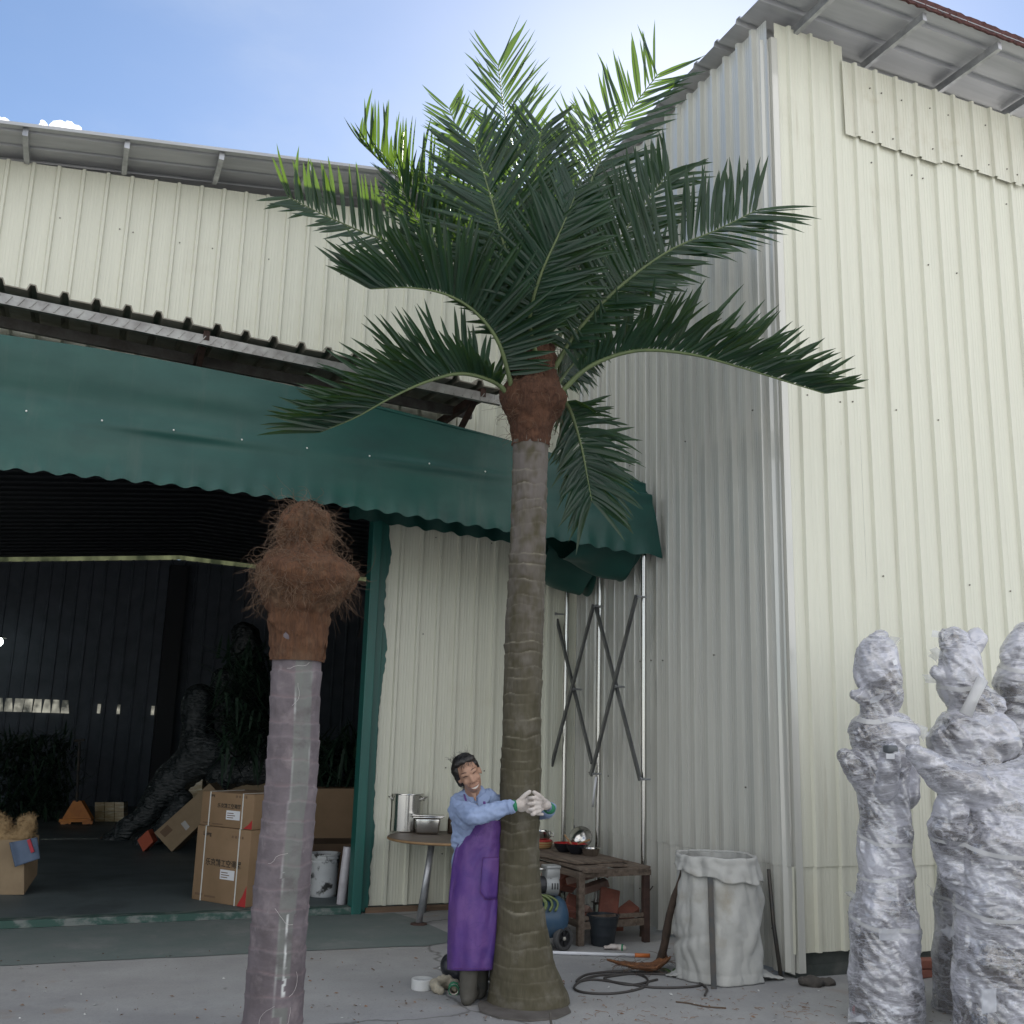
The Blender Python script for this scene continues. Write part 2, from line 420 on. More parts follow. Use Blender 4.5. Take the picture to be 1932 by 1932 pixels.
# ragged edge of green paint brushed past the frame
pe = lambda z: 2.745 + .055 * max(0, noise.noise(Vector((0, 3, z * 1.1)))) + .05 * max(0, noise.noise(Vector((7, 1, z * 2.3)))) + .02 * noise.noise(Vector((1, 1, z * 14)))
wallp = b.build("door_side_wall", [cream, screwm], W)
ns, L = cream.node_tree.nodes, cream.node_tree.links.new
b = MB(); zz = [i * .03 for i in range(2, 125)]
vs = []
for z in zz: vs += [Vector((2.71, YF - .004, z)), Vector((pe(z), YF - .004, z))]
# ribs would poke through the film of paint: lay it just proud of the flat pan
b.add(vs, [(2 * i, 2 * i + 1, 2 * i + 3, 2 * i + 2) for i in range(len(zz) - 1)])
b.build("green_paint_overrun", greenp, W)
b = MB()
b.bbox((2.60, 9.50, 2.2), (.09, .16, 4.4), bev=.006)
b.bbox((2.685, 9.535, 2.2), (.085, .07, 4.38), bev=.005)
b.build("door_frame", greenp, W)
b = MB(); b.grid(lambda u, v: Vector((-9 + 11.6 * u, 9.44 + .012 * noise.noise(Vector((u * 60, 0, 0))) + (.14 if v > .5 else 0), .004 if v < .25 else .062)), 160, 3)
b.build("threshold", mat("chipped_green_sill", (.035, .085, .07), .7, col2=(.17, .19, .18), ns=11, stretch=(.6, 1, 1), lo=.46, hi=.6, bump=.3, bs=30), W)
b = MB(); b.box((3.75, 9.50, .02), (2.1, .05, .05)); b.build("base_board", mat("weathered_timber", (.20, .13, .085), .85, col2=(.12, .08, .055), ns=4, stretch=(.3, 6, 6), bump=.2), W)
timber = bpy.data.materials["weathered_timber"]
# roof sheet with verge overhang
b = MB()
for sx0, sx1 in ((-10.5, RIDX), (RIDX, 9.2)):
    sheet(b, 9.0, 22.6, sx0, sx1, lambda u, n, z: Vector((z, u, gz_roof(z) + n)), .26, .05, .028, .0, micro=False)
b.build("roof", roofm, W)
b = MB()
for k in range(-9, 8):
    x = -.02 + k * .82
    b.beam((x, 9.03, gz_roof(x) - .045), (x, 9.53, gz_roof(x) - .045), .045, .075)
split_build(b, "verge_purlin", galv, W)
b = MB()
b.beam((-10, 8.995, gz_roof(-10)), (RIDX, 8.995, gz_roof(RIDX)), .015, .03); b.beam((RIDX, 8.995, gz_roof(RIDX)), (9, 8.995, gz_roof(9)), .015, .03)
split_build(b, "verge_flashing", roofm, W)
# interior shell
b = MB()
RX2, RZ2 = 1.87, 5.05
bz = lambda u: RZ2 - (.105 if u < RX2 else .03) * abs(u - RX2)
sheet(b, -10, 9, .0, lambda u: bz(u) - .08, lambda u, n, z: Vector((u, 22 - n, z)), .25, .05, .03, micro=False)
b.add([(-9.6, 9.6, 0), (-9.6, 22, 0), (-9.6, 22, 7), (-9.6, 9.6, 7)], [(0, 1, 2, 3)])
b.add([(8.9, 9.6, 0), (8.9, 22, 0), (8.9, 22, 7), (8.9, 9.6, 7)], [(3, 2, 1, 0)])
b.add([(4.83, 9.62, 0), (8.95, 9.62, 0), (8.95, 9.62, 7), (4.83, 9.62, 7)], [(0, 1, 2, 3)])
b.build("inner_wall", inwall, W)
b = MB()
for x0, x1 in ((-10, RX2), (RX2, 9)):
    sheet(b, 9.7, 21.98, x0, x1, lambda u, n, z: Vector((z, u, bz(z) + .02 + .115 * (21.98 - u) * .5 - n)), .3, .05, .03, micro=False)
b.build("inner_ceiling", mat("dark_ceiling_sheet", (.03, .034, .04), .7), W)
b = MB()
for x0, x1 in ((-10, RX2), (RX2, 9)):
    b.add([(x0, 21.99, bz(x0) - .085), (x1, 21.99, bz(x1) - .085), (x1, 21.99, bz(x1) + .06), (x0, 21.99, bz(x0) + .06)], [(0, 1, 2, 3)])
lightstrip = mat("translucent_yellow_sheet", (.045, .05, .028), .5, col2=(.008, .010, .006), ns=1.2, stretch=(3, 1, 1), trans=.85)
b.build("eaves_light_strip", lightstrip, W)
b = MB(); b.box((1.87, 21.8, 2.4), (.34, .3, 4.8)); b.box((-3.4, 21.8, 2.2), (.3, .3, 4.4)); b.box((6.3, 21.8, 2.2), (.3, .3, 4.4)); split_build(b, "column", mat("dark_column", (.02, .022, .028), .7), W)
b = MB()
q = random.Random(8)
for k in range(9):
    x = -1.35 + k * .165
    b.add([(x, 21.93, 1.78), (x + .15, 21.93, 1.78), (x + .14 + q.uniform(-.03, .03), 21.93, 2.03), (x + q.uniform(0, .03), 21.93, 2.03)], [(0, 1, 2, 3)])
for x in (.62, .98, 1.62): b.add([(x, 21.93, 1.8), (x + .06, 21.93, 1.8), (x + .06, 21.93, 1.98), (x, 21.93, 1.98)], [(0, 1, 2, 3)])
paneM = bpy.data.materials.new("emissive_plastic_pane"); paneM.use_nodes = True
_b = bsdf(paneM); _b.inputs['Base Color'].default_value = (.5, .5, .45, 1); _b.inputs['Emission Color'].default_value = (.85, .82, .68, 1); _b.inputs['Emission Strength'].default_value = .09  # daylight through the panes is put in as a faint emission
_ns, _l = paneM.node_tree.nodes, paneM.node_tree.links.new
_nz = _ns.new("ShaderNodeTexNoise"); _nz.inputs['Scale'].default_value = 6; _tc = _ns.new("ShaderNodeTexCoord"); _l(_tc.outputs['Object'], _nz.inputs['Vector'])
_mr = _ns.new("ShaderNodeMapRange"); _mr.inputs['From Min'].default_value = .35; _mr.inputs['From Max'].default_value = .7; _mr.inputs['To Max'].default_value = .14; _l(_nz.outputs[0], _mr.inputs['Value']); _l(_mr.outputs[0], _b.inputs['Emission Strength'])
split_build(b, "window", paneM, W)
# lean-to roof above the doorway
CE = 3.38
cz = lambda x: 4.83 - .04 * (x + .8)
b = MB()
sheet(b, -9, CE + .02, 8.235, 9.52, lambda u, n, z: Vector((u, z, cz(u) + .02 + .1 * (z - 8.2) + n * 1.0 + .006 * noise.noise(Vector((u * 5, z * 3, 1))))), .232, .085, .05, .13, micro=False)
canopy = b.build("lean_to_roof", oldroof, W)
so_ = canopy.modifiers.new("thick", 'SOLIDIFY'); so_.thickness = .012
b = MB()
b.beam((-9, 8.31, cz(-9) - .068), (CE, 8.31, cz(CE) - .068), .045, .085)
q = random.Random(2)
x = -8.9
while x < CE - .05:     # pressed tread pattern of the channel
    b.beam((x, 8.286, cz(x) - .10), (x + .04, 8.286, cz(x) - .04), .008, .016, (0, 1, 0)); x += .085
o = b.build("front_purlin", mat("tread_pressed_channel", (.36, .36, .34), .42, .8, col2=(.22, .21, .20), ns=7, bump=.05), canopy)
b = MB()
b.beam((-9, 9.05, cz(-9) + .01), (CE, 9.05, cz(CE) + .01), .045, .09)
o = b.build("rear_purlin", mat("dull_steel", (.16, .155, .15), .6, .5, col2=(.10, .09, .085), ns=8), canopy)
dull = bpy.data.materials["dull_steel"]
b = MB()
for x in (-6.4, -2.6, .75, 3.2):
    b.beam((x, 8.28, cz(x) - .03), (x, 9.5, cz(x) + .01), .05, .08)
    b.beam((x, 8.5, cz(x) - .05), (x, 9.52, cz(x) - .55), .045, .05)
split_build(b, "bracket", rustbeam, canopy)

# ================================================================== right shed
XS, YC = 4.85, 6.2
T = thing("tall_shed", "tall cream ribbed metal shed with projecting grey roof and sharp near corner", "building", (4.9, 6.2, 0))
spl = lambda u, n, z: Vector((XS - n, u, z))
b = MB()
sheet(b, 6.20, 9.53, .74, lambda u: 7.60, spl, .198, .055, .042, .03, micro=True)
sheet(b, 6.20, 9.53, lambda u: .03 - .025 * (u - 6.2) * 0, .752, lambda u, n, z: Vector((XS + .007 - n, u, z)), .198, .055, .042, .03)
screws(b, 6.3, 9.5, (.30, 1.25, 2.3, 4.2, 6.4), spl, .198, .03, 1, skip=.6, seed=6)
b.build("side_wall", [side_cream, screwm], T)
npl = lambda u, n, z: Vector((u, YC - n, z))
b = MB()
sheet(b, 4.93, 5.66, .74, lambda u: 7.60, npl, .228, .05, .028, .06)
sheet(b, 5.66, 14, .73, 7.0, npl, .228, .05, .028, .06)
jag = lambda u: (.165 if u < 5.4 else .12 if u < 6.3 else .09 if u < 7.2 else .06) + .004 * noise.noise(Vector((u * 4, 0, 0)))
sheet(b, 4.86, 14, jag, .745, lambda u, n, z: Vector((u, YC + .008 - n, z)), .228, .05, .028, .06)
screws(b, 5.0, 10, (.30, 1.5, 2.9, 4.3, 5.7, 6.55), npl, .228, .06, 1, skip=.66, seed=9)
b.build("front_wall", [cream, screwm], T)
for x0, x1, zt, zb in ((5.63, 6.69, 7.44, 6.72), (6.66, 7.70, 7.46, 6.76), (7.66, 8.75, 7.49, 6.78), (8.7, 9.8, 7.49, 6.78)):
    b = MB(); pp = lambda u, n, z, x0=x0: Vector((u, YC - .024 - n - .006 * (7.4 - z) - .012 * (u - x0), z))
    sheet(b, x0, x1, lambda u: zb - .02 * (u - x0), zt, pp, .228, .05, .028, .06)
    screws(b, x0, x1, (zb + .1, zt - .2), pp, .228, .06, 1, skip=.3, seed=int(x0 * 9))
    b.build("patch_sheet", [cream_old, screwm], T)
b = MB()
b.grid(lambda u, v: Vector((4.825 + .06 * (u > .2) + .06 * (u > .6), 6.26 - .035 * (u > .1) - .04 * (u > .3), .04 + 7.4 * v)) if True else None, 5, 2)
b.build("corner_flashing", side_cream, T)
b = MB(); b.box((9.5, 6.31, .10), (9.2, .12, .24)); b.box((9.4, 6.27, .02), (9, .06, .12))
b.build("plinth", mat("damp_concrete_plinth", (.07, .08, .075), .85, col2=(.04, .05, .045), ns=6, col3=(.14, .14, .13), ns3=3, bump=.4, bs=15), T)
b = MB()
sheet(b, 5.55, 18, 4.70, 15, lambda u, n, z: Vector((z, u, 7.665 + n)), .33, .07, .035, .12, micro=False)
rf = b.build("roof", roofm, T); so_ = rf.modifiers.new("thick", 'SOLIDIFY'); so_.thickness = .006
b = MB()
for k in range(12):
    x = 5.16 + k * .86
    b.beam((x, 5.6, 7.60), (x, 6.35, 7.60), .042, .075)
split_build(b, "purlin", galv, T)
b = MB(); b.grid(lambda u, v: Vector((4.95 + 10 * u, 5.555 + .02 * noise.noise(Vector((u * 150, v * 3, 0))), 7.64 + .085 * v + .012 * noise.noise(Vector((u * 200, 5, 0))))), 300, 4)
o = b.build("rusty_edge_trim", roof_rust, T); o.modifiers.new("thick", 'SOLIDIFY').thickness = .02

# ================================================================== retractable awning
tarp = mat("green_tarpaulin", (.015, .082, .067), .46, col2=(.012, .066, .056), ns=2.2, stretch=(1, 1, 2), bump=.10, bs=7, bstretch=(.6, 1, 3), rvar=.06, col3=(.028, .10, .082), ns3=1.2, lo3=.55, hi3=.8, trans=.06)
overlay(tarp, (.05, .095, .08), 3, (2.5, 1, .4), .56, .75, .55)
overlay(tarp, (.010, .05, .045), 1.3, (1, 1, 1.5), .55, .68, .5)
A = thing("retractable_awning", "folded dark green tarpaulin awning stretched across the workshop doorway on steel posts", "awning", (4.65, 7.9, 0))
atop = lambda x: 4.34 - .019 * (x + .2) ** 2
abot = lambda x: 3.36 - .0095 * max(0, x - .6) ** 2 - .02 * max(0, .6 - x) + .011 * sin(x * 2 * pi / .175) 
def panel(u, v):
    x = -7.2 + (4.68 + 7.2) * u
    zt, zb = atop(x), abot(x)
    cr_ = 3.775
    if v < .5: z = zt + (cr_ - zt) * (v / .5)
    else: z = cr_ + (zb - cr_) * ((v - .5) / .5)
    y = 7.9
    y += .030 * noise.noise(Vector((x * .55, z * 2.2, 3))) + .014 * noise.noise(Vector((x * 1.6, z * 5, 8)))
    y -= .035 * exp(-((v - .5) / .05) ** 2) * (.6 + .4 * sin(x * 3))
    y += .05 * exp(-((v - .36) / .10) ** 2) * max(0, 1 - abs(x + .4) / 2.2)
    if v > .5: y -= .05 * ((v - .5) / .5) + .012 * sin(x * 2 * pi / .175) * ((v - .5) / .5) ** 7
    fl = max(0, (x - 4.4) / .28); x += .13 * fl * fl * max(0, (v - .3) / .7); y -= .06 * fl * max(0, v - .4)
    return Vector((x, y, z))
b = MB(); b.grid(panel, 420, 60)
b.build("front_panel", tarp, A, True)
b = MB()
x = .034
for k in range(-10, 10):
    p = panel((.034 + k * .508 + 7.2) / 11.88, .5)
    if p.x > 4.5: break
    b.ell(p + Vector((0, -.012, .012)), (.0075, .005, .0075), n=8)
split_build(b, "eyelet", mat("bright_eyelet", (.8, .8, .76), .3, .3), A, True)
def roofcloth(u, v):
    x = -7.2 + (4.66 + 7.2) * u; y = 7.9 + 1.55 * v
    seg = (v * 2) % 1; sag = 4 * seg * (1 - seg)
    k = .10 + .16 * max(0, (x - 3.4) / 1.26) 
    return Vector((x, y, atop(x) - .015 - k * sag + .02 * noise.noise(Vector((x * 2, y * 3, 0)))))
b = MB(); b.grid(roofcloth, 90, 40); b.build("roof_cloth", tarp, A, True)
# slack side cloth hanging in swags between the posts
for i, (y0, y1) in enumerate(((7.93, 8.70), (8.74, 9.44))):
    def swag(u, v, y0=y0, y1=y1, i=i):
        t = v; s = 4 * t * (1 - t)
        a = u * pi * 1.05
        x = 4.66 - .60 * u
        y = y0 + (y1 - y0) * t
        top = 3.62 - .12 * u
        drop = (.52 + .05 * i) * s ** .7 * (1 - .55 * u) + .07
        return Vector((x + .05 * sin(s * 4 + i), y + .06 * sin(u * 5) * s, top - drop + .03 * noise.noise(Vector((x * 4, y * 5, i)))))
    b = MB(); b.grid(swag, 26, 26)
    # upright cloth of the side, gathered above the swag
    def side(u, v, y0=y0, y1=y1, i=i):
        t = u; s = 4 * t * (1 - t); y = y0 + (y1 - y0) * t
        zb = 3.62 - ((.52 + .05 * i) * s ** .7 + .07); zt = 3.92 - .10 * s
        return Vector((4.66 + .06 * sin(v * pi * 2 + i) * s, y, zt + (zb - zt) * v))
    b.grid(side, 26, 14)
    b.build("side_swag", tarp, A, True)
b = MB(); b.grid(lambda u, v: Vector((2.3 + 2.3 * u, 9.38 + .03 * sin(u * 40) * v, 4.1 - (.52 + .10 * u + .012 * sin(u * 80)) * v)), 120, 8)
b.build("rear_valance", tarp, A, True)
for y, zb in ((7.9, .155), (8.73, .12), (9.45, .12)):
    b = MB(); b.tube([(4.655, y, zb), (4.655, y, 3.75)], .025, 16); b.tube([(4.655, y, zb), (4.655, y, zb + .05)], .032, 12)
    o = b.build("post", chrome, A, True, angle=40)
    c = MB(); rot = Matrix.Rotation(pi / 2, 3, 'Y') @ Matrix.Rotation(radians(18), 3, 'X')
    c.lathe([(.012, -.016), (.05, -.016), (.058, -.010), (.06, 0), (.058, .010), (.05, .016), (.012, .016)], (4.64, y - .03, .062), 24, rot=rot)
    c.build("caster", mat("pale_green_caster", (.42, .47, .40), .5) if y == 7.9 else bpy.data.materials["pale_green_caster"], o, True, angle=40)
    c = MB(); c.box((4.65, y - .005, .14), (.07, .09, .012)); c.box((4.615, y - .02, .10), (.008, .035, .09)); c.box((4.665, y - .02, .10), (.008, .035, .09)); c.build("caster_fork", darksteel, o)
XB = 4.60
for p0, p1, dx in (((1047.5, 1156), (1117, 1440), 0), ((1120, 1141), (1037.6, 1457), -.03), ((1123.6, 1142.6), (1208, 1471.7), 0), ((1201, 1123), (1115, 1463), -.03)):
    a, c = onX(*p0, XB + dx), onX(*p1, XB + dx)
    b = MB(); b.beam(a, c, .036, .022, (1, 0, 0)); b.build("scissor_bar", mat("grey_scissor_bar", (.22, .225, .23), .42, .75, col2=(.15, .155, .16), ns=8) if not bpy.data.materials.get("grey_scissor_bar") else bpy.data.materials["grey_scissor_bar"], A)
b = MB()
for px in ((1047, 1158), (1120, 1143), (1201, 1125), (1038, 1455), (1116, 1460), (1208, 1470), (1081, 1300), (1160, 1295)):
    a = onX(*px, XB - .035); b.tube([a, a + Vector((.10, 0, 0))], .009, 8); b.tube([a, a + Vector((.012, 0, 0))], .016, 6)
split_build(b, "pivot_bolt", galv, A)
b = MB(); b.tube([onX(1125, 1465, 4.62), onX(1121, 1495, 4.6), onX(1118, 1522, 4.61)], .011, 8); b.build("hanging_strap", whitep, A, True)
# ================================================================== the palms
HP = 6.80
def silhouette(rows, h):
    """rows of (y px, left px, right px) -> list of (centre, radius) in the vertical plane at horizontal depth h"""
    o = []
    for y, a, b_ in rows:
        l, r = onH(a, y, h), onH(b_, y, h); o.append(((l + r) / 2, (r - l).length / 2))
    return o
def interp(rows, n):
    o = []
    L = [0]
    for i in range(1, len(rows)): L.append(L[-1] + (rows[i][0] - rows[i - 1][0]).length)
    for k in range(n):
        s = L[-1] * k / (n - 1); i = 0
        while i < len(L) - 2 and s > L[i + 1]: i += 1
        t = (s - L[i]) / max(L[i + 1] - L[i], 1e-6)
        o.append((rows[i][0].lerp(rows[i + 1][0], t), rows[i][1] + (rows[i + 1][1] - rows[i][1]) * t))
    return o

barkm = mat("ringed_palm_bark", (.100, .088, .055), .85, col2=(.066, .059, .036), ns=5, nd=8, stretch=(10, 10, .9), lo=.3, hi=.7, bump=.55, bs=9, bstretch=(14, 14, 1.2), bdist=.006, col3=(.135, .122, .095), ns3=7, lo3=.5, hi3=.68)
attr_mix(barkm, "upper", (.128, .112, .105))
attr_mix(barkm, "blotch", (.058, .050, .026))
attr_mix(barkm, "ridge", (.19, .172, .128))
attr_mix(barkm, "groove", (.055, .046, .026))
def palm_trunk(rows, seed, nrow, ringh, amp, ringfade=None):
    c = interp(silhouette(rows, HP), nrow); n = 96; b = MB(); r = random.Random(seed)
    # irregular ring boundaries along the length
    total = sum((c[i][0] - c[i - 1][0]).length for i in range(1, nrow)); bd = [0]
    while bd[-1] < total + .3: bd.append(bd[-1] + ringh * r.uniform(.65, 1.35))
    ridge, groove, upper, blotch = [], [], [], []
    s = 0; vs = []
    for i, (p, rad) in enumerate(c):
        if i: s += (p - c[i - 1][0]).length
        for k in range(n):
            a = 2 * pi * k / n; dx, dy = cos(a), sin(a)
            ss = s + .030 * noise.noise(Vector((dx * .8, dy * .8, s * 2.4 + seed))) + .012 * noise.noise(Vector((dx * 2.0, dy * 2.0, s * 5)))
            j = 0
            while j < len(bd) - 2 and ss > bd[j + 1]: j += 1
            t = min(1, max(0, (ss - bd[j]) / (bd[j + 1] - bd[j])))
            hv = (.15 + 1.3 * max(0, noise.noise(Vector((dx * 1.2, dy * 1.2, j * 1.7))) + .30)) * (.45 + .75 * ((j * 7919) % 13) / 12)
            saw = (t ** 1.6) * min(1, (1 - t) / .10) * hv                       # each ring swells up to a lip, then drops back
            lip = exp(-((1 - t) / .10) ** 2) * hv
            f = 1 if ringfade is None else ringfade(s / total)
            d = amp * f * saw + .004 * noise.noise(Vector((dx * 8, dy * 8, s * 20))) + .008 * noise.noise(Vector((dx * 1.5, dy * 1.5, s * 3)))
            d += .0015 * noise.noise(Vector((a * 30, s * 5, 0)))
            vs.append(p + Vector((dx, dy, 0)) * (rad - amp * .4 + d))
            ridge.append(min(1, lip * .8 * f * (.4 + .9 * max(0, noise.noise(Vector((dx * 3, dy * 3, j * 3.1))) + .3))))
            groove.append(min(1, .75 * exp(-(t / .22) ** 2) * hv * f))
            blotch.append(min(1, max(0, .15 + 1.1 * noise.noise(Vector((dx * 1.7 + 3, dy * 1.7, s * 8))) + .6 * noise.noise(Vector((dx * 5, dy * 5, s * 22))))))
            upper.append(min(1, max(0, (s / total - .42) / .4)) * (.75 + .5 * noise.noise(Vector((dx * 2, dy * 2, s * 4)))))
    b.add(vs, [(i * n + k, i * n + (k + 1) % n, (i + 1) * n + (k + 1) % n, (i + 1) * n + k) for i in range(nrow - 1) for k in range(n)])
    b.add([c[-1][0]], []) ; top = len(b.v) - 1
    b.f += [((nrow - 1) * n + k, (nrow - 1) * n + (k + 1) % n, top) for k in range(n)]; b.m += [0] * n
    for l in (ridge, groove, upper, blotch): l.append(0)
    b.c = dict(ridge=ridge, groove=groove, upper=upper, blotch=blotch)
    return b
rows = [(1908, 917, 1077), (1890, 921, 1074), (1860, 923, 1063), (1820, 925, 1049), (1780, 927, 1040), (1740, 929, 1031), (1700, 930, 1025), (1650, 933, 1020), (1600, 936, 1018), (1500, 942, 1020), (1400, 946, 1021),
        (1300, 949, 1023), (1200, 953, 1025), (1100, 958, 1028), (1000, 963, 1030), (900, 966, 1033), (830, 967, 1037), (760, 972, 1038)]
PB = ground(997, 1905)
PAL = thing("palm_tree", "tall artificial palm with ringed brown trunk, coir collar and dark green fronds", "palm tree", (PB.x, PB.y, 0))
b = palm_trunk(rows, 5, 640, .085, .0075)
zmin = min(v.z for v in b.v)
for v in b.v:
    if v.z < .25: v.z = v.z - zmin * max(0, (1 - v.z / .25)) if zmin < 0 else v.z
b.build("trunk", barkm, PAL, True)
b = MB(); b.lathe([(.0, .0), (.285, .0), (.285, .010), (.0, .0105)], (PB.x - .02, PB.y + .02, .002), 10)
b.tube([(PB.x - .02, PB.y - .36, .0), (PB.x - .03, PB.y - .36, .075)], .008, 8)
b.build("base_plate", mat("dusty_base_plate", (.13, .12, .11), .8, col2=(.09, .08, .07), ns=9), PAL)

coirm = mat("coir_fibre", (.145, .072, .040), .95, col2=(.075, .042, .028), ns=7, nd=8, stretch=(9, 9, 1.6), lo=.3, hi=.7, bump=.9, bs=10, bstretch=(16, 16, 2.5), bdist=.012, col3=(.17, .115, .075), ns3=5, lo3=.5, hi3=.75, spec=.2)
coird = mat("dark_coir_fibre", (.10, .050, .032), .95, col2=(.055, .03, .021), ns=8, nd=8, stretch=(9, 9, 2), bump=.9, bs=12, bstretch=(14, 14, 3), bdist=.012, col3=(.13, .065, .04), ns3=6, lo3=.5, hi3=.7, spec=.2)
hairm = mat("loose_coir_strand", (.17, .11, .07), .8, col2=(.075, .048, .034), ns=14, spec=.3)
def coir(rows, h, seed, lump0):
    c = interp(silhouette(rows, h), 150); n = 90; b = MB(); vs = []
    for i, (p, rad) in enumerate(c):
        lump = lump0 * min(1, .12 + i / 45)
        for k in range(n):
            a = 2 * pi * k / n; dx, dy = cos(a), sin(a)
            q = Vector((dx * 1.6, dy * 1.6, p.z * 6 + seed))
            d = lump * (.55 * noise.noise(q) + .3 * noise.noise(q * 2.3) + .16 * noise.noise(Vector((dx * 9, dy * 9, p.z * 16))))
            d += .009 * noise.noise(Vector((a * 14, p.z * 7, seed))) + .012 * noise.noise(Vector((dx * 6 + p.z * 8, dy * 6, p.z * 24)))
            vs.append(p + Vector((dx, dy, .25 * noise.noise(q * 1.7) * lump)) * 1.0 * (rad + d - lump * .1) + Vector((0, 0, 0)) if False else p + Vector((dx, dy, 0)) * (rad + d) + Vector((0, 0, .3 * lump * noise.noise(q * 1.7))))
    N = len(c)
    b.add(vs, [(i * n + k, i * n + (k + 1) % n, (i + 1) * n + (k + 1) % n, (i + 1) * n + k) for i in range(N - 1) for k in range(n)])
    b.add([c[-1][0] + Vector((0, 0, .02))], []); t = len(b.v) - 1
    b.f += [((N - 1) * n + k, (N - 1) * n + (k + 1) % n, t) for k in range(n)]; b.m += [0] * n
    return b, c
def strands(c, seed, count, ln, rad, z0=0., stick=1.0, curl=1.0):
    r = random.Random(seed); b = MB()
    for _ in range(count):
        i = int(len(c) * r.uniform(z0, 1)); i = min(i, len(c) - 1); p, R = c[i]
        a = r.uniform(0, 2 * pi); d = Vector((cos(a), sin(a), 0))
        pos = p + d * R * .97; L = ln * r.uniform(.4, 1.3)
        v = (d * r.uniform(.3, 1.2) * stick + Vector((-sin(a), cos(a), 0)) * r.uniform(-1, 1) + Vector((0, 0, r.uniform(-.5, 1.1)))).normalized()
        pts = [pos]; bend = Vector((r.uniform(-1, 1), r.uniform(-1, 1), r.uniform(-1.1, .5)))
        for k in range(11):
            if k % 4 == 3: bend = Vector((r.uniform(-1, 1), r.uniform(-1, 1), r.uniform(-1, .6)))
            v = (v + (bend * .34 + Vector((0, 0, -.06))) * curl).normalized(); pos = pos + v * L / 11; pts.append(pos)
        b.tube(pts, [rad * (1 - .055 * k) for k in range(12)], 3, False)
    return b
crow = [(842, 967, 1037), (825, 965, 1038), (800, 961, 1043), (785, 955, 1052), (772, 948, 1063), (758, 945, 1068), (745, 945, 1067), (735, 950, 1060), (722, 962, 1053), (708, 966, 1051), (695, 968, 1050), (684, 974, 1052), (675, 972, 1050), (664, 985, 1046), (652, 994, 1045), (640, 998, 1043), (628, 1002, 1038), (610, 1004, 1034)]
b, cc = coir(crow, HP, 1, .045)
coirp = b.build("coir_collar", coird, PAL, True)
o = tag(strands(cc, 5, 420, .13, .0015, .05, .35, 1.2).build("loose_fibre", hairm, coirp), kind="stuff")

# ---- fronds
leafm = mat("palm_leaflet", (.010, .040, .021), .40, col2=(.007, .027, .015), ns=3, bump=.0, spec=.45)
_ns, _l = leafm.node_tree.nodes, leafm.node_tree.links.new
_b = bsdf(leafm); _o = next(n for n in _ns if n.type == 'OUTPUT_MATERIAL')
_t = _ns.new("ShaderNodeBsdfTranslucent"); _t.inputs[0].default_value = (.24, .42, .03, 1); _m = _ns.new("ShaderNodeMixShader"); _m.inputs[0].default_value = .12
_l(_b.outputs[0], _m.inputs[1]); _l(_t.outputs[0], _m.inputs[2]); _l(_m.outputs[0], _o.inputs[0])
rachm = mat("pale_green_rachis", (.13, .17, .07), .5, col2=(.10, .135, .06), ns=12, spec=.4)
TC = -F
def cb(v): return (RC * v[0] + UC * v[1] + TC * v[2])
def catmull(P, n):
    P = [P[0] * 2 - P[1]] + P + [P[-1] * 2 - P[-2]]; o = []
    m = len(P) - 3
    for k in range(n):
        t = k / (n - 1) * m; i = min(int(t), m - 1); t -= i
        a, b_, c, d = P[i:i + 4]
        o.append(.5 * ((2 * b_) + (c - a) * t + (2 * a - 5 * b_ + 4 * c - d) * t * t + (3 * b_ - 3 * c + d - a) * t ** 3))
    return o
